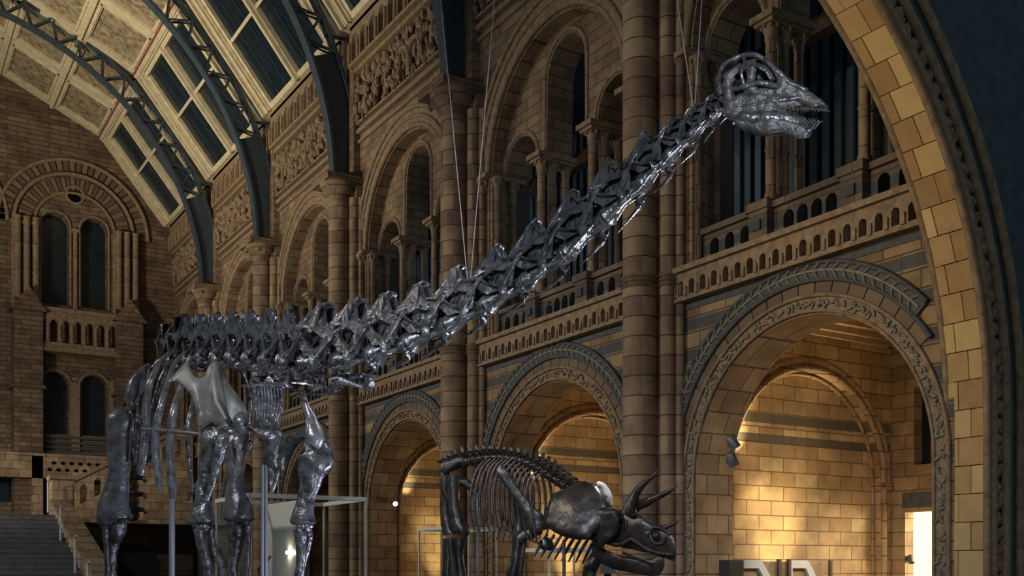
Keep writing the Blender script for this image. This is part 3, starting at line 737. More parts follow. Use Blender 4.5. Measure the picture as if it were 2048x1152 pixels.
for yy in (38.0, 35.4, 32.8, 30.8):
    zz = .16*((yy-29.8)/.42+1)
    g = MB(); g.tube([(5.35, yy, zz), (5.35, yy, zz+1.0), (5.35, yy-.15, zz+1.08)], .03, 6); g.build('handrail_post', M['white'], st)
# landing and side flight
g = MB(); g.box(5.55, 12, 40, 48, 3.05, 3.2); g.box(5.55, 12, 44.5, 48, 0, 3.05); g.build('landing', M['jamb'], st)
sf = empty('side_flight', (9, 44, 3.2), 'arched stone balustrade of the side flight rising along the end wall', 'balustrade')
g = MB(); hs_ = []
for i in range(9):
    u = 6.95+.52*i; zb = 2.0+(u-6.7)*.55
    hs_.append([(u-.14, zb), (u+.14, zb+.14)]+[(u+.14*cos(t), zb+.62+.14*sin(t)) for t in [PI*q/6 for q in range(7)]])
g.plate([(6.5, .8), (11.7, .8), (11.7, 5.8), (6.5, 2.95)], hs_, fy, 43.8, 44.1); g.build('balustrade', M['jamb'], sf)
g = MB(); g.hexa([fy(6.4, 2.9, 43.7), fy(11.7, 5.83, 43.7), fy(11.7, 5.83, 44.2), fy(6.4, 2.9, 44.2), fy(6.4, 3.05, 43.7), fy(11.7, 5.98, 43.7), fy(11.7, 5.98, 44.2), fy(6.4, 3.05, 44.2)]); g.build('coping', M['trim'], sf)
g = MB(); g.box(6.5, 11.7, 43.79, 44.0, 0, .8+H); 
g.build('flight_wall', M['upper'], sf)
g = MB(); o = arched(8.55, 1.7, .15, -H, 16, .75); g.plate(o, [], fy, 43.6, 43.75); g.build('archway_shade', M['dark'], sf)  # flat dark sheet painted as the shade inside the archway

# ================================================================== the skeletons
RT = Vector((cos(TH), -sin(TH), 0)); FW = Vector((sin(TH), cos(TH), 0)); UP = Vector((0, 0, 1))
def W(px, py, d): return RT*((px-1024)/F*d)+FW*d+UP*((1132-py)/F*d+H)
def lerp(tab, x):
    if x <= tab[0][0]: return tab[0][1:]
    for a, b in zip(tab, tab[1:]):
        if x <= b[0]:
            t = (x-a[0])/(b[0]-a[0]); return tuple(p+(q-p)*t for p, q in zip(a[1:], b[1:]))
    return tab[-1][1:]
def smoothpts(p, n=3):                     # Catmull-Rom on tuples
    out = []
    for i in range(len(p)-1):
        a, b, c, d = p[max(i-1,0)], p[i], p[i+1], p[min(i+2,len(p)-1)]
        for k in range(n):
            t = k/n
            out.append(tuple(.5*(2*y+(z-x)*t+(2*x-5*y+4*z-w_)*t*t+(3*y-x-3*z+w_)*t**3) for x, y, z, w_ in zip(a, b, c, d)))
    out.append(tuple(p[-1])); return out
def bone(mb, pts, d, dep=.7, n=12, wa=None, sm=4):
    """pts: (x, y, width[, distance]) measured on the photo; d: distance of the bone"""
    pts = [tuple(p) if len(p) == 4 else (*p, d) for p in pts]
    pts = smoothpts(pts, sm)
    mb.tube([W(p[0], p[1], p[3]) for p in pts], [(p[2]/2/F*p[3], p[2]/2/F*p[3]*dep) for p in pts], n, wa=wa or RT)
def rough(mb, a=.008, f=22): mb.jitter(a, f)
def dome(mb, outline, cen, dfun, bulge, thick, lv=(1, .93, .75, .5, .25)):
    rings = []; cx, cy = cen
    n = len(outline)
    def ring(k, off, b): return [W(cx+(x-cx)*k, cy+(y-cy)*k, dfun(cx+(x-cx)*k, cy+(y-cy)*k)-b*(1-k*k)+off) for x, y in outline]
    front = [ring(k, 0, bulge) for k in lv]; back = [ring(k, thick, bulge) for k in lv]
    mb.loft(front[::-1]+[ring(1.01, thick*.5, 0)]+back, caps=True)

from mathutils.geometry import delaunay_2d_cdt
def slab(mb, outline, dfun, thick, step=7):
    """a rounded bone plate: outline and interior grid, swelling away from its edge"""
    ol = []
    for p_, q_ in zip(outline, outline[1:]+outline[:1]):
        n = max(1, int(math.hypot(q_[0]-p_[0], q_[1]-p_[1])/step))
        ol += [(p_[0]+(q_[0]-p_[0])*i/n, p_[1]+(q_[1]-p_[1])*i/n) for i in range(n)]
    n = len(ol); pts = [Vector(p_) for p_ in ol]
    x0 = min(p_[0] for p_ in ol); x1 = max(p_[0] for p_ in ol); y0 = min(p_[1] for p_ in ol); y1 = max(p_[1] for p_ in ol)
    def inside(x, y):
        r = False
        for (ax, ay), (bx, by) in zip(ol, ol[1:]+ol[:1]):
            if (ay > y) != (by > y) and x < (bx-ax)*(y-ay)/(by-ay)+ax: r = not r
        return r
    def edge(x, y): return min(math.hypot(x-a_[0], y-a_[1]) for a_ in ol)
    y = y0+step/2; k = 0
    while y < y1:
        x = x0+(step/2 if k % 2 else 0)
        while x < x1:
            if inside(x, y) and edge(x, y) > step*.55: pts.append(Vector((x, y)))
            x += step
        y += step*.87; k += 1
    vs, es_, fs, *_ = delaunay_2d_cdt(pts, [(i, (i+1) % n) for i in range(n)], [list(range(n))], 1, 1e-5)
    m = len(vs); E = [min(1, edge(v.x, v.y)/(step*2.2)) for v in vs]
    F_ = [W(v.x, v.y, dfun(v.x, v.y)-thick*math.sqrt(max(0, 1-(1-e_)**2))*.5) for v, e_ in zip(vs, E)]
    B_ = [W(v.x, v.y, dfun(v.x, v.y)+thick*.12+thick*math.sqrt(max(0, 1-(1-e_)**2))*.4) for v, e_ in zip(vs, E)]
    faces = [tuple(f) for f in fs]+[tuple(i+m for i in f)[::-1] for f in fs]
    cnt = {}
    for f in fs:
        for i in range(len(f)):
            a_, b_ = f[i], f[(i+1) % len(f)]; cnt.setdefault((min(a_, b_), max(a_, b_)), []).append((a_, b_))
    for (a_, b_), l in cnt.items():
        if len(l) == 1: a_, b_ = l[0]; faces.append((b_, a_, a_+m, b_+m))
    mb.add(F_+B_, faces)
def vertebra(mb, O, f, L_, h, spine=.75, detail=1, bif=.10, wid=1.0, lean=-.1):
    f = f.normalized(); s = f.cross(UP).normalized(); u = s.cross(f)
    def p(a, b, c): return O+f*(a*L_)+s*(b*h*wid)+u*(c*h)
    rv = random.Random(int(O.x*1000)+int(O.z*777))
    j = lambda q=.03: rv.uniform(-q, q)
    # centrum: a waisted spool with a ball in front and a socket behind
    mb.tube([p(-.52,0,-.10), p(-.46,0,-.10), p(-.3,0,-.08), p(0,0,-.05), p(.3,0,-.07), p(.46,0,-.09), p(.56,0,-.09)],
            [(.15*h,.16*h), (.20*h,.19*h), (.13*h,.13*h), (.085*h,.10*h), (.12*h,.12*h), (.17*h,.16*h), (.08*h,.08*h)], 10, wa=s)
    # neural arch
    mb.loft([[p(a*wa_, b*wb, c) for a, b in ((-.3,-.09),(.3,-.09),(.3,.09),(-.3,.09))] for wa_, wb, c in ((1,1,0),(.75,.7,.14),(.9,.9,.26),(.6,.5,.36))])
    if bif < .2 and detail:                      # broad roof plate sloping up to the spine
        mb.loft([[p(a_, -w_, c_), p(a_, w_, c_), p(a_, w_, c_+.035), p(a_, -w_, c_+.035)] for a_, w_, c_ in ((-.56,.20,.38),(-.38,.17,.43),(-.16,.11,.54),(-.02+lean,.13,spine-.06),(.10+lean,.10,spine-.01))])
    for g in (-1, 1):
        # thin bony webs filling the arch
        def web(poly, b0, b1, t=.018):
            n_ = len(poly); mb.loft([[p(a_, g*(b0+(b1-b0)*q/(n_-1))-t, c_) for q, (a_, c_) in enumerate(poly)], [p(a_, g*(b0+(b1-b0)*q/(n_-1))+t, c_) for q, (a_, c_) in enumerate(poly)]])
        web([(-.12+lean, spine-.04), (-.32, .52), (-.52, .42), (-.34, .30), (-.05, .34), (.05+lean, spine-.08)], bif, .17)
        web([(.04+lean, spine-.10), (.18, .40), (.52, .33), (.60, .26), (.2, .22), (-.06, .34)], bif*.7, .18)
        web([(-.46, .38), (-.50, .20), (-.34, .0), (-.05, -.04), (-.02, .06), (-.25, .20)], .17, .14)
        web([(.50, .28), (.40, .08), (.28, -.10), (.10, -.06), (.14, .06), (.30, .22)], .18, .20)
        # spine blades
        k = bif*g
        bl = [[p(-.26,k*.4-.02,.28), p(.16,k*.4-.02,.28), p(.16,k*.4+.02,.28), p(-.26,k*.4+.02,.28)],
              [p(-.20+lean*.4,k*.8-.02,.5), p(.06+lean*.4,k*.8-.02,.5), p(.06+lean*.4,k*.8+.02,.5), p(-.20+lean*.4,k*.8+.02,.5)],
              [p(-.20+lean,k-.035,spine-.08), p(.09+lean+j(),k-.035,spine-.06), p(.09+lean,k+.035,spine-.06), p(-.20+lean,k+.035,spine-.08)],
              [p(-.13+lean,k-.035,spine), p(.0+lean,k-.035,spine+j()), p(.0+lean,k+.035,spine), p(-.13+lean,k+.035,spine)]]
        mb.loft(bl)
        # front and rear articulating processes with their laminae
        mb.tube([p(.12,g*.1,.16), p(.38,g*.17,.22), p(.60,g*.20,.30), p(.70,g*.20,.33)], [(.05*h,.03*h), (.035*h,.03*h), (.05*h,.03*h), (.02*h,.015*h)], 6, wa=u)
        mb.tube([p(-.08,g*.08,.36), p(-.30,g*.15,.42), p(-.48,g*.19,.40), p(-.56,g*.2,.36)], [(.05*h,.03*h), (.04*h,.03*h), (.05*h,.035*h), (.02*h,.02*h)], 6, wa=u)
        mb.tube([p(-.14+lean,k,spine-.05), p(-.3,g*.14,.54), p(-.50,g*.19,.42)], [.034*h, .028*h, .04*h], 6)
        mb.tube([p(.0+lean,k,spine-.08), p(.2,g*.12,.44), p(.56,g*.20,.32)], [.03*h, .026*h, .03*h], 6)
        mb.tube([p(-.46,g*.19,.38), p(-.2,g*.2,.14), p(.12,g*.26,-.04)], [.03*h, .028*h, .04*h], 6)
        mb.tube([p(.56,g*.20,.28), p(.35,g*.22,.10), p(.16,g*.28,-.06)], [.022*h, .016*h, .025*h], 5)
        # transverse process, cervical rib
        mb.tube([p(.05,g*.1,.06), p(.10,g*.22,.0), p(.12,g*.27,-.12), p(.10,g*.27,-.22)], [.08*h, (.09*h,.04*h), (.09*h,.04*h), .045*h], 6)
        mb.tube([p(.2,g*.12,-.16), p(.22,g*.2,-.2), p(.16,g*.27,-.24)], [.035*h, .03*h, .035*h], 6)
        if detail:
            mb.tube([p(.34,g*.24,-.18), p(.1,g*.27,-.23), p(-.2,g*.27,-.27), p(-.52-j(.12),g*.26,-.31+j(.05))], [.012*h, .05*h, .028*h, .006*h], 6)
            mb.tube([p(-.46,g*.12,-.02), p(-.1,g*.1,.05), p(.4,g*.13,-.02)], [.02*h, .016*h, .02*h], 5)
            mb.tube([p(-.46,g*.14,-.18), p(-.05,g*.09,-.12), p(.42,g*.12,-.18)], [.022*h, .014*h, .022*h], 5)
            mb.tube([p(-.2,g*.1,.12), p(.0,g*.09,.28), p(.24,g*.12,.3)], [.018*h, .012*h, .018*h], 5)
            for q in range(5):
                mb.blob(p(rv.uniform(-.5,.5), g*rv.uniform(.08,.2), rv.uniform(-.2,.35)), (.03*h,.03*h,.02*h), jit=.006*h)

SPINE = [(330,722,11.9),(352,716,11.4),(378,712,11.0),(406,708,10.6),(436,706,10.2),(468,706,9.85),(502,708,9.5),(536,710,9.2),(572,712,8.95),
         (612,716,8.72),(682,710,8.5),(748,697,8.28),(818,675,8.08),(896,641,7.9),(972,601,7.7),(1050,555,7.5),(1130,497,7.28),
         (1208,428,7.06),(1282,359,6.88),(1340,304,6.72),(1386,262,6.58),(1424,229,6.47),(1454,206,6.38)]
HGT = [(300,70),(352,95),(436,105),(536,122),(616,138),(716,134),(826,122),(946,116),(1066,118),(1188,114),(1244,108),(1294,98),(1338,86),(1376,76),(1410,66),(1454,50)]
dip = empty('long_necked_dinosaur_skeleton', W(430, 1132, 10)*1.0-UP*H, 'huge dark long-necked dinosaur skeleton stretching its neck up across the hall', 'skeleton')
for i, (px, py, d) in enumerate(SPINE[:-1]):
    O = W(px, py, d); N_ = W(*SPINE[i+1]); f = N_-O; L_ = f.length
    h = lerp(HGT, px)[0]/F*d
    mb = MB()
    if i < 2: vertebra(mb, (O+N_)/2, f, L_, h*1.1, spine=.80, detail=0, bif=.02, lean=.0)
    elif i < 9: vertebra(mb, (O+N_)/2, f, L_*1.05, h, spine=.72, detail=1, bif=.22, wid=.9, lean=.05)
    else: vertebra(mb, (O+N_)/2, f, L_, h, spine=.74 if i < 19 else .55, bif=.10 if i < 14 else .06, wid=.95, lean=.08)
    rough(mb, .007, 18)
    mb.build('vertebra', M['bone'], dip, smooth=True)
# forked tall spines over the back
for i, (px, py, d) in enumerate([(332,690,11.9),(345,686,11.8),(358,684,11.6),(386,664,10.9),(400,660,10.8),(414,661,10.6),(430,659,10.4),(446,661,10.2),(460,665,10.0),(476,664,9.8),(492,661,9.7),(518,672,9.4),(546,678,9.2),(566,680,9.0)]):
    mb = MB(); tp = py-(36 if i < 3 else 30 if i not in (10,) else 40)
    for g in (-1, 1):
        for q in (0, 1):
            x = px+g*3+random.uniform(-2, 2)
            bone(mb, [(px+g*2, py+24, 9), (x+q*4, py, 6), (x+g*2+q*5, tp+8+q*6, 5), (x+g*3+q*5, tp+random.uniform(-5, 5)+q*6, 6)], d+g*.06, .5, 6, sm=2)
    rough(mb, .006, 25); mb.build('neural_spine', M['bone'], dip, smooth=True)
# tail bones hanging behind the ribs
tail = [(300,742,12.3),(286,780,12.7),(276,822,13.1),(268,864,13.5),(264,902,13.9),(263,938,14.3),(263,972,14.7),(264,1004,15.1),(266,1034,15.5)]
for i in range(len(tail)-1):
    O = W(*tail[i]); f = W(*tail[i+1])-O; mb = MB(); f.normalize(); h = .30-.012*i
    L_ = (W(*tail[i+1])-O).length; s = f.cross(RT).normalized(); u = s.cross(f)
    mb.tube([O, O+f*L_*.1, O+f*L_*.5, O+f*L_*.9, O+f*L_], [.06, .10, .06, .10, .06], 10)
    for g in (-1, 1): mb.tube([O+f*L_*.5, O+f*L_*.5+RT*g*.16, O+f*L_*.7+RT*g*.2], [.05, .035, .03], 6); mb.tube([O+f*L_*.5+s*.02*g, O+f*L_*.4+s*g*.2], [.05, .02], 6)
    for q in range(6): mb.blob(O+f*L_*random.random()+RT*random.uniform(-.1,.1)-FW*.08, .035, jit=.01)
    rough(mb, .01, 20); mb.build('tail_vertebra', M['bone'], dip, smooth=True)
# ribs
ribs = [
 ([(350,700,9,11.0),(322,722,11,10.9),(302,760,14,10.8),(294,800,16,10.8),(292,840,17,10.8),(288,890,17,10.8),(283,930,15,10.8),(281,951,10,10.8)], 'bonelt'),
 ([(372,702,9,10.8),(350,725,11,10.7),(334,770,13,10.5),(322,810,15,10.4),(313,850,16,10.4),(311,900,17,10.4),(316,950,17,10.4),(319,980,10,10.4)], 'bonelt'),
 ([(384,712,9,10.5),(372,740,11,10.3),(360,780,13,10.2),(347,820,15,10.1),(340,870,16,10.1),(340,920,17,10.1),(344,970,18,10.1),(346,1000,12,10.1)], 'bonelt'),
 ([(398,760,8,10.2),(388,800,10,10.0),(378,840,11,9.9),(376,880,10,9.9),(379,930,9,9.9),(386,976,7,9.9)], 'bone'),
 ([(338,706,8,11.3),(306,735,9,11.3),(290,770,10,11.3),(280,820,10,11.3),(272,880,10,11.3),(268,930,8,11.3)], 'bone'),
 ([(330,708,8,11.6),(300,745,9,11.6),(282,790,9,11.6),(272,850,8,11.6),(262,900,7,11.6)], 'bone'),
 ([(362,702,8,11.1),(330,740,9,11.0),(312,790,10,11.0),(302,840,11,11.0),(300,900,10,11.0),(296,925,8,11.0)], 'bone'),
 ([(440,740,8,10.4),(425,790,8,10.6),(408,840,9,10.7),(404,900,9,10.7),(398,960,9,10.7),(374,1000,10,10.6)], 'bone'),
 ([(470,720,7,10.2),(490,760,8,10.3),(500,810,8,10.5),(498,860,8,10.5),(486,900,6,10.6)], 'bone'),
]
for pts, mt in ribs:
    mb = MB(); bone(mb, pts, 0, .45, 8, sm=4); rough(mb, .004, 12); mb.build('rib', M[mt], dip, smooth=True)
for i in range(9):                                    # chest ribs seen end-on behind the shoulder blade
    x = 513+i*6.5; mb = MB()
    bone(mb, [(x-6, 762, 6, 9.3), (x-2, 800+i%3*4, 8, 9.35), (x+1-i*1.2, 840, 8, 9.35), (x+4-i*2.4, 872+i%2*10, 5, 9.35)], 0, .6, 7); rough(mb, .004, 20)
    mb.build('rib', M['bone'], dip, smooth=True)
mb = MB(); bone(mb, [(285,858,7,10.7),(345,862,8,10.05),(400,868,7,9.8)], 0, 1, 8); mb.build('brace_rod', M['steel'], dip, smooth=True)
# pelvis blade
mb = MB(); slab(mb, [(251,806),(250,785),(256,762),(270,742),(288,728),(304,730),(300,750),(290,775),(276,800),(268,816),(258,816)], lambda x, y: 11.2+(x-275)*.002, .16, 6)
rough(mb, .01, 8); mb.build('hip_blade', M['bonelt'], dip, smooth=True)
# near shoulder blade with its notch
sc = [(378,706),(372,722),(352,745),(336,764),(352,764),(370,776),(386,796),(394,822),(395,850),(404,860),(424,853),(446,862),(468,872),(484,868),(498,852),(500,832),(492,812),(478,792),(464,776),(452,752),(444,732),(436,722),(426,722),(418,734),(412,752),(400,758),(388,750),(380,732)]
def scd(x, y): return 9.40-.0010*(y-780)+.0012*(x-420)-.05*sin((x-380)/22.0+(y-700)/90.0)
mb = MB(); slab(mb, sc, scd, .09, 6)
mb.tube([W(430,728,9.37), W(428,765,9.30), W(434,805,9.26), W(452,838,9.24)], [(.016,.02), (.03,.03), (.03,.03), (.02,.02)], 8, wa=RT)
rough(mb, .012, 6); mb.build('shoulder_blade', M['scapula'], dip, smooth=True)
mb = MB(); mb.blob(W(481,846,9.3), (.085,.11,.10)); mb.blob(W(450,862,9.28), (.12,.08,.045)); rough(mb, .012, 9); mb.build('shoulder_joint', M['bonelt'], dip, smooth=True, sub=1)
# limb bones
limbs = [
 ('humerus', 'bone', [(424,862,46),(428,880,58),(424,905,46),(412,940,30),(407,970,28),(405,1000,34),(404,1030,48),(404,1044,52),(404,1048,40)], 9.2, .55),
 ('humerus_crest', 'bone', [(446,866,22),(444,890,26),(434,925,20),(424,965,14),(414,1000,10)], 9.05, .6),
 ('radius', 'bone', [(398,1056,24),(400,1075,22),(408,1105,20),(416,1135,20),(424,1175,24),(430,1240,28)], 9.2, .7),
 ('ulna', 'bone', [(420,1056,20),(424,1080,15),(432,1110,14),(444,1140,14),(452,1180,16),(456,1240,22)], 9.3, .7),
 ('humerus', 'bone', [(612,884,24),(628,900,66),(630,925,74),(624,945,58),(620,970,42),(612,1000,36),(607,1025,44),(606,1044,54),(606,1049,40)], 9.0, .5),
 ('radius', 'bone', [(598,1058,26),(601,1075,24),(602,1105,20),(600,1135,20),(596,1175,24),(594,1240,26)], 9.0, .7),
 ('ulna', 'bone', [(616,1058,18),(618,1080,14),(612,1110,12),(604,1140,12),(600,1180,16),(598,1240,20)], 9.1, .7),
 ('femur', 'bonelt', [(242,820,30),(240,836,56),(238,865,50),(238,900,48),(238,940,46),(234,975,50),(228,1005,62),(228,1030,70),(228,1040,66),(230,1044,40)], 11.4, .6),
 ('tibia', 'bone', [(232,1050,44),(232,1066,38),(226,1090,26),(222,1120,22),(220,1160,26),(220,1240,30)], 11.4, .7),
 ('fibula', 'bone', [(210,1052,14),(212,1080,12),(214,1120,10),(216,1160,12),(216,1240,14)], 11.3, .8),
 ('femur', 'bonelt', [(476,866,34),(474,885,46),(472,920,38),(471,955,36),(472,990,42),(476,1015,56),(478,1036,62),(478,1044,44)], 11.9, .6),
 ('tibia', 'bone', [(476,1050,40),(474,1066,40),(472,1090,30),(468,1120,24),(466,1160,24),(466,1240,28)], 11.9, .7),
 ('fibula', 'bone', [(497,1052,12),(498,1080,11),(496,1120,10),(494,1160,10),(492,1240,12)], 11.8, .8),
]
for nm, mt, pts, d, dep in limbs:
    mb = MB(); bone(mb, pts, d, dep, 14)
    rough(mb, .010, 9); mb.build(nm, M[mt], dip, smooth=True)
mb = MB()
for (x, y, d) in ((400,1168,9.2),(440,1170,9.3),(598,1168,9.0),(222,1166,11.4),(470,1166,11.9)): pass
for nm, x, d in (('forefoot', 442, 9.25), ('forefoot', 596, 9.05), ('hindfoot', 219, 11.35), ('hindfoot', 478, 11.85)):
    mb = MB(); yb = 1132+1.0*F/d
    for q in range(5):
        mb.tube([W(x+(q-2)*7, 1238, d-.02*q), W(x+(q-2)*15, yb, d-.1), W(x+(q-2)*19, 1132+1.2*F/d-4, d-.22)], [.05, .06, .03], 8)
    rough(mb, .008, 14); mb.build(nm, M['bone'], dip, smooth=True)
# elbow and knee lumps
for x, y, d, r in ((404,1052,9.2,.06),(606,1054,9.0,.06),(230,1048,11.4,.09),(478,1048,11.9,.09)):
    mb = MB()
    for q in range(5): mb.blob(W(x+random.uniform(-14,14), y+random.uniform(-3,4), d), r*random.uniform(.5,.9), jit=.008)
    rough(mb, .01, 15); mb.build('joint_pad', M['bone'], dip, smooth=True)
# collar bones, breast bone, far shoulder blade
for nm, mt, pts, d in (
 ('coracoid', 'bone', [(500,856,26,9.2),(520,856,34,9.15),(540,868,42,9.1),(550,890,42,9.1),(545,915,34,9.1),(552,936,18,9.1)], 0),
 ('coracoid', 'bone', [(612,866,20,8.95),(594,876,28,9.0),(578,890,30,9.05),(566,915,26,9.1),(562,940,14,9.1)], 0),
 ('shoulder_blade', 'bonelt', [(606,784,6,8.9),(610,805,12,8.9),(618,830,20,8.88),(626,856,34,8.86),(628,878,42,8.85),(622,890,30,8.85)], 0),
 ('breast_bone', 'bone', [(538,925,10,9.15),(544,945,12,9.15),(540,970,6,9.15)], 0),
 ('breast_bone', 'bone', [(560,925,8,9.15),(552,955,9,9.15),(544,985,5,9.15)], 0),
 ('belly_rib', 'bone', [(466,880,6,9.8),(470,905,6,9.8),(470,935,5,9.8),(468,950,3,9.8)], 0),
 ('belly_rib', 'bone', [(505,790,5,9.6),(512,830,5,9.6),(508,870,5,9.6),(495,900,5,9.6)], 0),
 ('belly_rib', 'bone', [(600,740,5,8.8),(560,745,6,8.8),(580,775,6,8.8),(630,790,7,8.7),(680,780,5,8.6)], 0)):
    mb = MB(); bone(mb, pts, 0, .55, 10); rough(mb, .010, 12); mb.build(nm, M[mt], dip, smooth=True)
# ragged lumps where neck meets chest
for (x0, x1, y0, y1) in ((610, 740, 745, 785), (500, 620, 745, 775)):
    mb = MB()
    for i in range(12):
        x = random.uniform(x0, x1); y = random.uniform(y0, y1)-(x-x0)*.12; d = 8.8-(x-500)*.002
        mb.tube([W(x, y, d), W(x+random.uniform(-22,22), y+random.uniform(-16,12), d+random.uniform(-.1,.1)), W(x+random.uniform(-34,34), y+random.uniform(-14,18), d+random.uniform(-.15,.15))], [random.uniform(.02,.05), .03, .01], 6)
    rough(mb, .01, 20); mb.build('neck_rib', M['bone'], dip, smooth=True)
# skull
A_ = W(1450,200,6.35); B_ = W(1655,222,6.02); ef = (B_-A_); ef.z = 0; ef.normalize(); es = Vector((-ef.y, ef.x, 0))
if es.dot(FW) < 0: es = -es
def K(px, py, s=0): return W(px, py, 6.35-(px-1450)/205*.33)+es*s
def sk_loft(mb, secs, n=12, p_=1.0):
    rings = []
    for px, yt, yb, hs in secs:
        c = (yt+yb)/2; r = (yb-yt)/2
        rings.append([K(px, c-r*sin(2*PI*k/n), hs*cos(2*PI*k/n)) for k in range(n)])
    mb.loft(rings)
mb = MB()
sk_loft(mb, smoothpts([(1450,194,234,.045),(1470,190,240,.075),(1500,184,240,.092),(1535,168,232,.098),(1570,166,222,.090),(1605,187,216,.080),(1630,196,217,.066),(1648,205,220,.045),(1656,212,221,.02)], 3))
rough(mb, .010, 18); skull = mb.build('skull', M['bone2'], dip, smooth=True)
mb = MB()
for g in (-1, 1):
    s = .07*g
    for pts, r in (([(1444,160,s*.6),(1452,143,s*.9),(1474,128,s),(1500,119,s),(1524,122,s),(1546,137,s*1.1),(1568,158,s*1.15),(1590,176,s*1.1),(1620,191,s)], (.017,.015)),
                   ([(1494,122,s),(1500,140,s*1.3),(1494,160,s*1.4),(1502,190,s*1.3)], (.014,.012)),
                   ([(1446,156,s*.6),(1444,176,s*.9),(1452,200,s)], (.024,.022)),
                   ([(1458,180,s*1.2),(1478,190,s*1.35),(1500,186,s*1.35),(1525,178,s*1.4),(1552,182,s*1.35),(1570,186,s*1.3)], (.020,.014)),
                   ([(1450,206,s),(1470,218,s*1.3),(1500,224,s*1.35),(1540,218,s*1.35),(1580,210,s*1.25),(1610,207,s*1.1)], (.018,.014)),
                   ([(1502,146,s*1.2),(1520,142,s*1.3),(1542,152,s*1.3),(1556,172,s*1.3)], (.022,.012)),
                   ([(1456,238,s),(1475,226,s*1.3),(1500,232,s*1.3),(1530,226,s*1.3)], (.014,.012))):
        pp = smoothpts(pts, 3); mb.tube([K(*q) for q in pp], [r]*len(pp), 8)
sk_loft(mb, [(1448,150,164,.03),(1462,134,146,.06),(1482,124,134,.08),(1504,118,126,.08),(1530,123,131,.075),(1552,140,149,.07),(1576,160,172,.07),(1600,178,190,.06)])
rough(mb, .006, 22); mb.build('skull_roof', M['bone'], skull, smooth=True)
mb = MB(); mb.blob(K(1468,166,0), (.07,.06,.085)); mb.blob(K(1530,158,.02), (.10,.04,.05)); rough(mb, .012, 12); mb.build('braincase', M['bone'], skull, smooth=True)
def Kd(x): return 6.35-(x-1450)/205*.33
for g in (-1, 1):
    for nm, pl, th, par in (('snout_plate', [(1545,134),(1572,152),(1606,176),(1642,199),(1650,210),(1625,214),(1590,206),(1560,196),(1540,184),(1552,172),(1556,156)], .03, 0),
                       ('temple_plate', [(1446,150),(1462,136),(1482,126),(1486,134),(1470,150),(1464,172),(1470,194),(1452,208),(1444,182)], .035, 0),
                       ('eye_socket_bar', [(1488,120),(1510,117),(1514,136),(1508,164),(1524,186),(1506,196),(1486,190),(1495,160),(1492,138)], .03, 0),
                       ('cheek_plate', [(1450,200),(1480,188),(1530,186),(1575,192),(1612,206),(1600,214),(1545,224),(1500,234),(1462,240),(1446,222)], .035, 0),
                       ('jaw_plate', [(1458,234),(1500,238),(1545,232),(1580,238),(1612,250),(1618,266),(1602,277),(1565,264),(1520,268),(1480,254)], .03, 1)):
        mb = MB(); slab(mb, pl, lambda x, y, g=g: Kd(x)+g*(.092-.00035*max(0, x-1540)), th, 6); rough(mb, .008, 22)
        if par: jawp = mb
        mb.build(nm, M['bone2'], dip if par else skull, smooth=True)
for g in (-1, 1):
    mb = MB()
    slab_pts = [(1456,206),(1490,214),(1530,214),(1566,210),(1560,222),(1520,232),(1480,240),(1456,236)]
    pp = smoothpts([(1452,228,.075*g,10),(1480,240,.09*g,20),(1510,248,.095*g,26),(1545,248,.09*g,26),(1575,246,.08*g,24),(1600,252,.06*g,30),(1618,260,.02*g,26)], 3)
    mb.tube([K(q[0],q[1],q[2]) for q in pp], [(q[3]/2/F*6.2, .016) for q in pp], 10, wa=UP)
    if g == 1: mb.blob(K(1607,261,0), (.045,.06,.045))
    rough(mb, .009, 18); mb.build('lower_jaw', M['bone'], dip, smooth=True)
for i in range(12):
    t = i/11; x = 1586+t*62; y = 211+t*3; s = -.088+.075*t
    mb = MB(); mb.tube([K(x, y, s), K(x+3+4*t, y+12-4*t, s*1.03), K(x+5+9*t, y+25-14*t, s)], [.0052, .0052, .0015], 6); mb.build('tooth', M['bone2'], skull, smooth=True)
for i in range(10):
    t = i/9; x = 1586+t*44; y = 256+t*0; s = -.075+.06*t
    mb = MB(); mb.tube([K(x, y+4, s), K(x+5+4*t, y-8, s*1.03), K(x+9+9*t, y-19+6*t, s)], [.0054, .0052, .0015], 6); mb.build('tooth', M['bone2'], skull, smooth=True)
# steel posts under the long skeleton
for x, y, d, wd, lb in ((344,998,10.1,12,'grey steel post under the ribs of the long-necked skeleton'),(526,930,9.3,14,'twin tubed steel post under the chest of the long-necked skeleton')):
    mb = MB(); p = W(x, y, d)
    if x > 400: mb.tube([Vector((p.x-.015, p.y, 0)), p-RT*.0], .016, 10); mb.tube([Vector((p.x+.028, p.y, 0)), p+RT*.03], .014, 10)
    else: mb.tube([Vector((p.x, p.y, 0)), p], wd/2/F*d, 12)
    mb.lathe(p.x, p.y, [(.14, 0), (.14, .02), (.05, .05)], 16)
    mb.build('support_post', M['steel'], smooth=True, label=lb, cat='post', group='steel posts under the skeletons')
# plinth below the skeletons
mb = MB(); c = W(430, 1132, 10.1); mb.box(c.x-1.6, c.x+2.4, c.y-2.4, c.y+3.2, 0, .12)
mb.build('skeleton_plinth', M['step'], label='low dark plinth beneath the long-necked skeleton', cat='plinth')

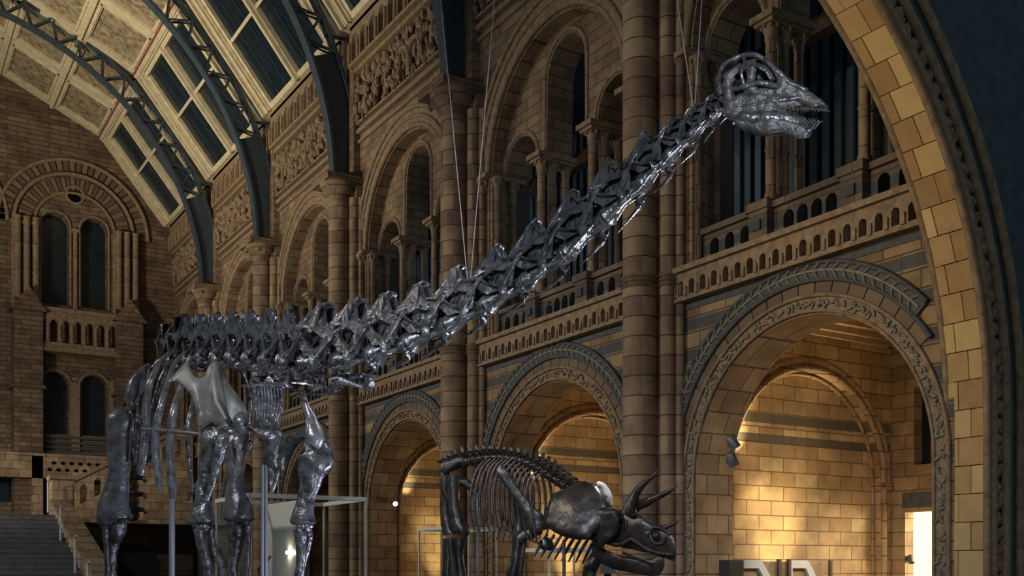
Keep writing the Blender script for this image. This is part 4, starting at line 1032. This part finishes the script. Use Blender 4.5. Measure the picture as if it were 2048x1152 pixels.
# ------------------------------------------------------------------ horned dinosaur
tri = empty('horned_dinosaur_skeleton', W(1100, 1132, 13)-UP*H, 'dark brown three-horned dinosaur skeleton with a bony frill standing below the neck', 'skeleton')
TS = smoothpts([(893,938,14.7),(920,926,14.5),(960,918,14.2),(1000,915,13.9),(1040,920,13.6),(1075,935,13.3),(1110,956,13.0),(1145,980,12.75)], 3)
for i in range(len(TS)-1):
    O = W(*TS[i]); N_ = W(*TS[i+1]); mb = MB(); f = N_-O; L_ = f.length; f.normalize(); s = f.cross(UP).normalized(); u = s.cross(f)
    m_ = (O+N_)/2
    mb.tube([O, O+f*L_*.2, m_, O+f*L_*.85, N_], [.06, .075, .055, .075, .06], 8)
    hh = .17+.04*sin(i*.5)
    mb.tube([m_, m_+u*hh*.6, m_+u*hh-f*.02], [(.05, .02), (.035, .018), (.035, .02)], 6, wa=f)
    for g in (-1, 1):
        mb.tube([m_+u*.04, m_+s*g*.10+u*.09, m_+s*g*.17+u*.08], [.03, .022, .02], 6)
        mb.tube([m_+u*.06, m_+s*g*.06+u*.02-f*.05, m_+s*g*.07-u*.06-f*.09], [.02, .018, .01], 5)
    rough(mb, .004, 25); mb.build('vertebra', M['tribone'], tri, smooth=True)
for i in range(14):
    sx = 965+i*8.4; ty = 918+max(0, i-6)*4.2; d = 14.0-i*.09
    b = 62+i*1.5; lx = sx-18+i*.8
    mb = MB(); bone(mb, [(sx+8, ty, 4), (sx-8, ty+16, 5), (sx-20+i*.6, ty+48, 6), (lx-8+i*.6, ty+88, 6), (lx-4+i*.8, ty+122+i*1.0, 5), (lx+3+i*1.0, ty+148-i*.5, 3)], d-.12, .6, 7, sm=3)
    mb.build('rib', M['tribone'], tri, smooth=True)
for i in range(9):
    sx = 985+i*12; d = 14.2-i*.1
    mb = MB(); bone(mb, [(sx, 925, 5), (sx+14, 950, 5), (sx+22, 990, 6), (sx+20, 1040, 5), (sx+8, 1080, 3)], d+.35, .6, 6, sm=3); mb.build('rib', M['tribone'], tri, smooth=True)
for nm, pts, d, dep in (
 ('hip_blade', [(886,946,14),(893,932,26),(912,922,24),(940,915,20),(970,909,15),(990,905,8)], 14.4, .6),
 ('seat_bone', [(893,940,20),(888,965,18),(890,985,14),(896,1000,8)], 14.5, .6),
 ('pubis', [(900,960,20),(930,965,18),(950,985,12),(958,1000,6)], 14.4, .6),
 ('femur', [(905,950,28),(906,975,26),(908,1010,24),(914,1040,28),(922,1060,36),(922,1070,28)], 14.2, .8),
 ('femur', [(893,955,22),(890,1000,20),(892,1040,22),(900,1068,28)], 14.9, .8),
 ('tibia', [(918,1078,34),(916,1095,26),(918,1125,20),(922,1160,24),(924,1290,30)], 14.2, .8),
 ('fibula', [(900,1078,12),(902,1110,9),(906,1150,10),(908,1290,14)], 14.1, .8),
 ('tibia', [(897,1078,24),(895,1110,18),(894,1150,18),(894,1280,24)], 14.9, .8),
 ('shoulder_blade', [(998,934,12),(1004,945,22),(1024,975,19),(1046,1005,22),(1064,1030,32),(1078,1052,40),(1082,1062,24)], 12.75, .28),
 ('humerus', [(1080,1056,24),(1062,1064,24),(1046,1070,24),(1036,1078,26)], 12.95, .8),
 ('radius', [(1030,985,12),(1036,1010,20),(1040,1040,20),(1038,1070,26),(1034,1100,20),(1030,1125,22),(1024,1160,26),(1022,1290,30)], 13.1, .7),
 ('ulna', [(1050,1062,14),(1048,1090,10),(1044,1118,10),(1040,1160,12),(1040,1290,16)], 13.0, .8),
 ('humerus', [(1192,1070,20),(1200,1095,24),(1196,1112,26)], 12.6, .8),
 ('radius', [(1196,1110,26),(1184,1130,30),(1178,1150,26),(1174,1200,24),(1174,1310,30)], 12.5, .8),
 ('breast_bone', [(1085,1078,18),(1092,1090,30),(1092,1100,20)], 12.9, .5)):
    mb = MB(); bone(mb, pts, d, dep, 12); rough(mb, .008, 12); mb.build(nm, M['tribone'], tri, smooth=True)
for i in range(8):
    x = 1075+i*14; mb = MB(); bone(mb, [(x+20, 1068+i, 5), (x+6, 1090+i, 7), (x-8, 1114+i*2, 3)], 12.9, .6, 6); mb.build('belly_rib', M['tribone'], tri, smooth=True)
for nm, x, d in (('hindfoot', 922, 14.2), ('hindfoot', 893, 14.9), ('forefoot', 1022, 13.1), ('forefoot', 1174, 12.5)):
    mb = MB()
    for q in range(4): mb.tube([W(x+(q-1.5)*6, 1132+1.15*F/d, d), W(x+(q-1.5)*11, 1132+1.3*F/d, d-.1), W(x+(q-1.5)*13, 1132+1.34*F/d, d-.25)], [.06, .06, .03], 8)
    mb.build(nm, M['tribone'], tri, smooth=True)
def c8(l): return [(x/3.531+860, y/3.531+860) for x, y in l]
fr = c8([(815,590),(822,545),(840,500),(870,450),(930,420),(1000,390),(1050,372),(1090,360),(1130,376),(1175,370),(1205,400),(1228,450),(1248,500),(1272,545),(1292,585),(1262,640),(1215,695),(1140,760),(1050,778),(960,762),(880,725),(825,680),(800,635)])
fr2 = []
for a, b in zip(fr, fr[1:]+fr[:1]): fr2 += [a, ((a[0]+b[0])/2, (a[1]+b[1])/2)]
mb = MB(); slab(mb, fr, lambda x, y: 12.40-(x-1100)*.0024+(1020-y)*.002-.10*cos((x-1157)/45)*cos((y-1023)/60), .10, 6)
rough(mb, .014, 6); frill = mb.build('frill', M['tribone'], tri, smooth=True)
mb = MB(); slab(mb, c8([(1165,376),(1190,362),(1215,368),(1240,384),(1262,408),(1278,445),(1290,490),(1292,540),(1270,560),(1235,500),(1195,430)]), lambda x, y: 12.22+(x-1200)*.004, .06, 5)
rough(mb, .012, 14)
mb.build('frill_lit_edge', M['scapula'], frill, smooth=True)  # paler bone colour stands in for white light on this edge
def T(px, py, s=0): return W(px, py, 12.15-(px-1210)*.004)+(FW*.8-RT*.6)*s
def tloft(mb, secs, n=14):
    rings = []
    for x, yt, yb, hs in secs:
        px = x/3.531+860; a = yt/3.531+860; b = yb/3.531+860; c = (a+b)/2; r = (b-a)/2
        rings.append([T(px, c-r*sin(2*PI*k/n), hs*cos(2*PI*k/n)) for k in range(n)])
    mb.loft(rings)
mb = MB(); tloft(mb, smoothpts([(900,600,690,.03),(1000,575,755,.06),(1100,560,772,.10),(1200,555,775,.16),(1260,560,800,.22),(1320,555,820,.25),(1390,562,840,.24),(1450,590,850,.21),(1520,640,865,.17),(1600,690,880,.13),(1665,712,905,.10),(1705,745,925,.06),(1728,800,930,.025)], 3))
rough(mb, .012, 9); face = mb.build('skull', M['tribone'], tri, smooth=True, sub=1)
mb = MB(); slab(mb, c8([(1160,560),(1230,545),(1310,556),(1350,620),(1335,700),(1290,770),(1235,812),(1200,850),(1170,840),(1168,790),(1120,775),(1060,776),(1110,690)]), lambda x, y: 12.02-(x-1210)*.0045, .10, 5); rough(mb, .012, 10); mb.build('cheek_plate', M['tribone'], face, smooth=True)
def ct(x, y, s=0): return T(x/3.531+860, y/3.531+860, s)
mb = MB()
for pts, r in (([(1185,790,-.14),(1240,812,-.2),(1290,795,-.22),(1330,775,-.22),(1390,810,-.21),(1470,850,-.18),(1560,872,-.14),(1640,880,-.11),(1690,880,-.07)], .028),
               ([(1300,640,-.2),(1290,690,-.22),(1260,730,-.2)], .02), ([(1480,740,-.17),(1500,700,-.16),(1545,690,-.15),(1600,712,-.13),(1650,735,-.10)], .022),
               ([(1480,745,-.17),(1500,790,-.17),(1540,808,-.16),(1590,795,-.14),(1600,760,-.14)], .016)):
    pp = smoothpts(pts, 3); mb.tube([ct(*q) for q in pp], r, 8)
mb.build('skull_ridge', M['tribone'], face, smooth=True)
mb = MB(); mb.blob(ct(1535,752,-.15), (.06,.045,.055)); mb.blob(ct(1345,610,-.22), (.05,.04,.03)); mb.build('skull_hollow_shade', M['black'], face, smooth=True)  # black blobs stand in for the shade inside nostril and eye socket
mb = MB(); tloft(mb, smoothpts([(1165,800,900,.06),(1220,838,940,.10),(1300,872,980,.12),(1400,895,1003,.11),(1500,912,1022,.09),(1570,905,1032,.07),(1620,880,1015,.05),(1648,868,970,.02)], 3)); rough(mb, .01, 10); mb.build('lower_jaw', M['tribone'], tri, smooth=True)
for i in range(16):
    mb = MB(); x = 1310+i*13; y = 862+i*5.2; mb.tube([ct(x, y, -.13), ct(x+6, y+22, -.13)], [.014, .006], 6); mb.build('tooth', M['tribone'], face, smooth=True)
for pts in ([(1330,600,100,-.16),(1345,540,86,-.17),(1370,470,64,-.18),(1410,400,46,-.2),(1450,360,30,-.22),(1482,325,18,-.24),(1497,285,5,-.26)],
            [(1470,590,110,.12),(1500,560,80,.16),(1550,535,64,.2),(1620,505,54,.22),(1700,472,42,.24),(1780,435,30,.24),(1830,405,18,.24),(1860,372,5,.24)],
            [(1545,735,70,0),(1580,712,58,0),(1620,697,46,0),(1670,685,34,0),(1720,664,20,0),(1762,638,6,0)]):
    mb = MB(); pp = smoothpts(pts, 4); mb.tube([ct(q[0], q[1], q[3]) for q in pp], [q[2]*1.12/2/3.531/F*12.0 for q in pp], 12); rough(mb, .006, 9); mb.build('horn', M['tribone'], face, smooth=True)
for x, y, d, lb in ((955,985,14.0,'thin dark steel post behind the hind leg of the horned skeleton'),(1128,1080,12.8,'thin dark steel post under the frill of the horned skeleton')):
    mb = MB(); p = W(x, y, d); mb.tube([Vector((p.x, p.y, 0)), p], .022, 10); mb.lathe(p.x, p.y, [(.12, 0), (.12, .02), (.04, .05)], 16)
    mb.build('support_post', M['steel'], smooth=True, label=lb, cat='post', group='steel posts under the skeletons')

# ------------------------------------------------------------------ suspension wires
for (x0, y0, d0, x1, y1, d1, lb) in ((1308,-300,8.2,1386,212,6.62,'suspension wire holding the neck just behind the skull, brighter one'),(1420,-250,8.4,1390,206,6.6,'faint suspension wire beside the skull, right of the brighter one'),
        (858,-250,9.2,936,572,7.75,'suspension wire to the middle of the neck, longer slanting one'),(1010,-250,9.2,940,572,7.75,'suspension wire to the middle of the neck, right hand one')):
    mb = MB(); mb.tube([W(x0, y0, d0), W(x1, y1, d1)], .0036, 6); mb.build('suspension_wire', M['wire'], label=lb, cat='wire', group='wires holding the neck')

# ------------------------------------------------------------------ display cases
def case(x0, x1, y0, y1, z, lb, nm='display_case', th=.03):
    e = empty(nm, ((x0+x1)/2, (y0+y1)/2, 0), lb, 'display case', 'glass display cases')
    for x in (x0, x1):
        for y in (y0, y1):
            m_ = MB(); m_.box(x-th/2, x+th/2, y-th/2, y+th/2, .5, z); m_.build('corner_post', M['white'], e)
    m_ = MB()
    for (a, b, c_, d_) in ((x0, x1, y0-.03, y0+.03), (x0, x1, y1-.03, y1+.03), (x0-.03, x0+.03, y0, y1), (x1-.03, x1+.03, y0, y1)): m_.box(a, b, c_, d_, z, z+.06)
    m_.build('top_rail', M['white'], e)
    m_ = MB(); m_.box(x0-.03, x1+.03, y0-.03, y1+.03, 0, .5); m_.build('base_cabinet', M['black'], e)
    for (a, b, c_, d_) in ((x0, x1, y0-.005, y0+.005), (x0-.005, x0+.005, y0, y1)):
        m_ = MB(); m_.box(a, b, c_, d_, .5, z); m_.build('glass_pane', M['glass'], e)
    return e
e = case(4.55, 6.25, 14.1, 15.7, 2.44, 'glass display case with pale frame between the forelegs of the long-necked skeleton')
m_ = MB(); m_.box(5.3, 5.34, 14.3, 15.6, .5, 2.44); m_.build('inner_upright', M['white'], e)
m_ = MB(); m_.box(5.55, 5.75, 15.1, 15.2, .5, 2.0); m_.build('backboard', M['trim'], e)
for x, y, z in (tuple(W(575, 1105, 15.25)), (4.95, 14.8, 1.3)):
    m_ = MB(); m_.blob((x, y, z), .03); m_.build('case_lamp', M['lamp'], e, smooth=True)
cl = W(575, 1105, 15.2); point('case_light', cl, 1.5, (1, .85, .6), .03)
tg = empty('mounted_specimen', (5.0, 14.9, .5), 'small brown mounted specimen inside the glass display case', 'specimen')
m_ = MB(); m_.tube([(5.0,14.9,.5), (5.02,14.9,.9), (5.0,14.9,1.2)], [.02,.02,.06], 8); m_.tube([(5.0,14.9,1.2), (4.95,14.9,1.45), (5.1,14.9,1.65)], [.05,.04,.02], 8); rough(m_, .02, 8); m_.build('specimen_body', M['beam'], tg, smooth=True)
m_ = MB(); m_.box(4.8, 5.2, 14.75, 15.05, .5, .56); m_.build('stand', M['black'], tg)
case(9.55, 10.7, 17.8, 18.9, 2.2, 'small glass display case behind the hind leg of the horned skeleton')
case(9.0, 10.1, 13.4, 14.3, 1.72, 'low glass display case behind the frill of the horned skeleton')
# bright panel below the horned skull
e = empty('display_lectern', W(1218, 1200, 12.9)-UP*(H-.0), 'bright white graphic panel on a stand under the horned skull', 'panel')
p = W(1218, 1136, 12.9); m_ = MB(); m_.box(p.x-.13, p.x+.13, p.y-.02, p.y+.02, p.z-.07, p.z+.05); m_.build('graphic_panel', M['white'], e)
m_ = MB(); m_.box(p.x-.03, p.x+.03, p.y-.0, p.y+.06, 0, p.z-.05); m_.build('stand', M['black'], e)
# exhibition counter in the nearest bay
cn = empty('exhibition_counter', (13.2, 12.6, 0), 'white exhibition panels with slanted cut-outs in the nearest lit bay', 'display')
m_ = MB(); m_.box(12.22, 12.54, 12.85, 13.1, 0, 1.60); m_.build('black_end_box', M['black'], cn)
for (x0, x1, u0, u1) in ((12.56, 13.27, 13.38, 13.44), (13.72, 14.38, 13.62, 13.67)):
    m_ = MB(); w_ = x1-x0
    m_.plate([(x0, -H), (x0, .10), (x0+w_*.62, .10), (x1+.25, -.55), (x1+.25, -H)], [[(x0+.03, -.35), (x0+.03, -.04), (x0+w_*.55, -.04), (x0+w_*.85, -.35)]], fy, 12.9, 12.96); m_.build('slanted_panel', M['white'], cn)
    m_ = MB(); m_.box(u0, u1, 12.86, 12.92, 0, 1.62); m_.build('upright', M['beam'], cn)
m_ = MB(); m_.box(14.66, 14.71, 12.86, 12.92, 0, 1.60); m_.build('upright', M['beam'], cn)
m_ = MB(); m_.box(12.56, 14.66, 12.98, 13.0, 0, 1.58); m_.build('back_panel', M['plaster'], cn)
# spotlights
def fixture(p, dirv, lb, lit=True, sc=1.0):
    e = empty('spotlight', p, lb, 'spotlight', 'spotlights on the arcade'); d = Vector(dirv).normalized(); p = Vector(p)
    m_ = MB(); m_.tube([p-d*.13*sc, p-d*.11*sc, p+d*.06*sc, p+d*.10*sc], [.05*sc, .075*sc, .085*sc, .09*sc], 14); m_.build('lamp_housing', M['steel'], e, smooth=True)
    m_ = MB(); m_.tube([p+d*.095*sc, p+d*.105*sc], [.078*sc, .07*sc], 14); m_.build('lens', M['lamp'] if lit else M['glassdark'], e)
    m_ = MB(); m_.tube([p+UP*.0, p+Vector((.1, .18, .02))*sc], .015, 6); m_.box(p.x+.06*sc, p.x+.14*sc, p.y+.16*sc, p.y+.2*sc, p.z-.05, p.z+.07); m_.build('bracket', M['black'], e)
fixture(W(1466, 885, 17.1), (.5, -.2, -.85), 'upper silver spotlight on the jamb of the nearest lit arch', False)
fixture(W(1464, 919, 17.1), (.5, .1, -.85), 'lower silver spotlight on the jamb of the nearest lit arch', False)
fixture(W(790, 1006, 29.2), (-.3, -.9, -.3), 'glowing spotlight in the dark third arch', True, .9)
fixture(W(1112, 615, 22.0), (-.9, -.1, -.5), 'grey floodlight standing on the gallery string below the neck', False, 1.7)
fixture(W(1822, 1119, 20.3), (-.2, -.3, -.9), 'small spotlight on an arm in the bright doorway', False, .7)
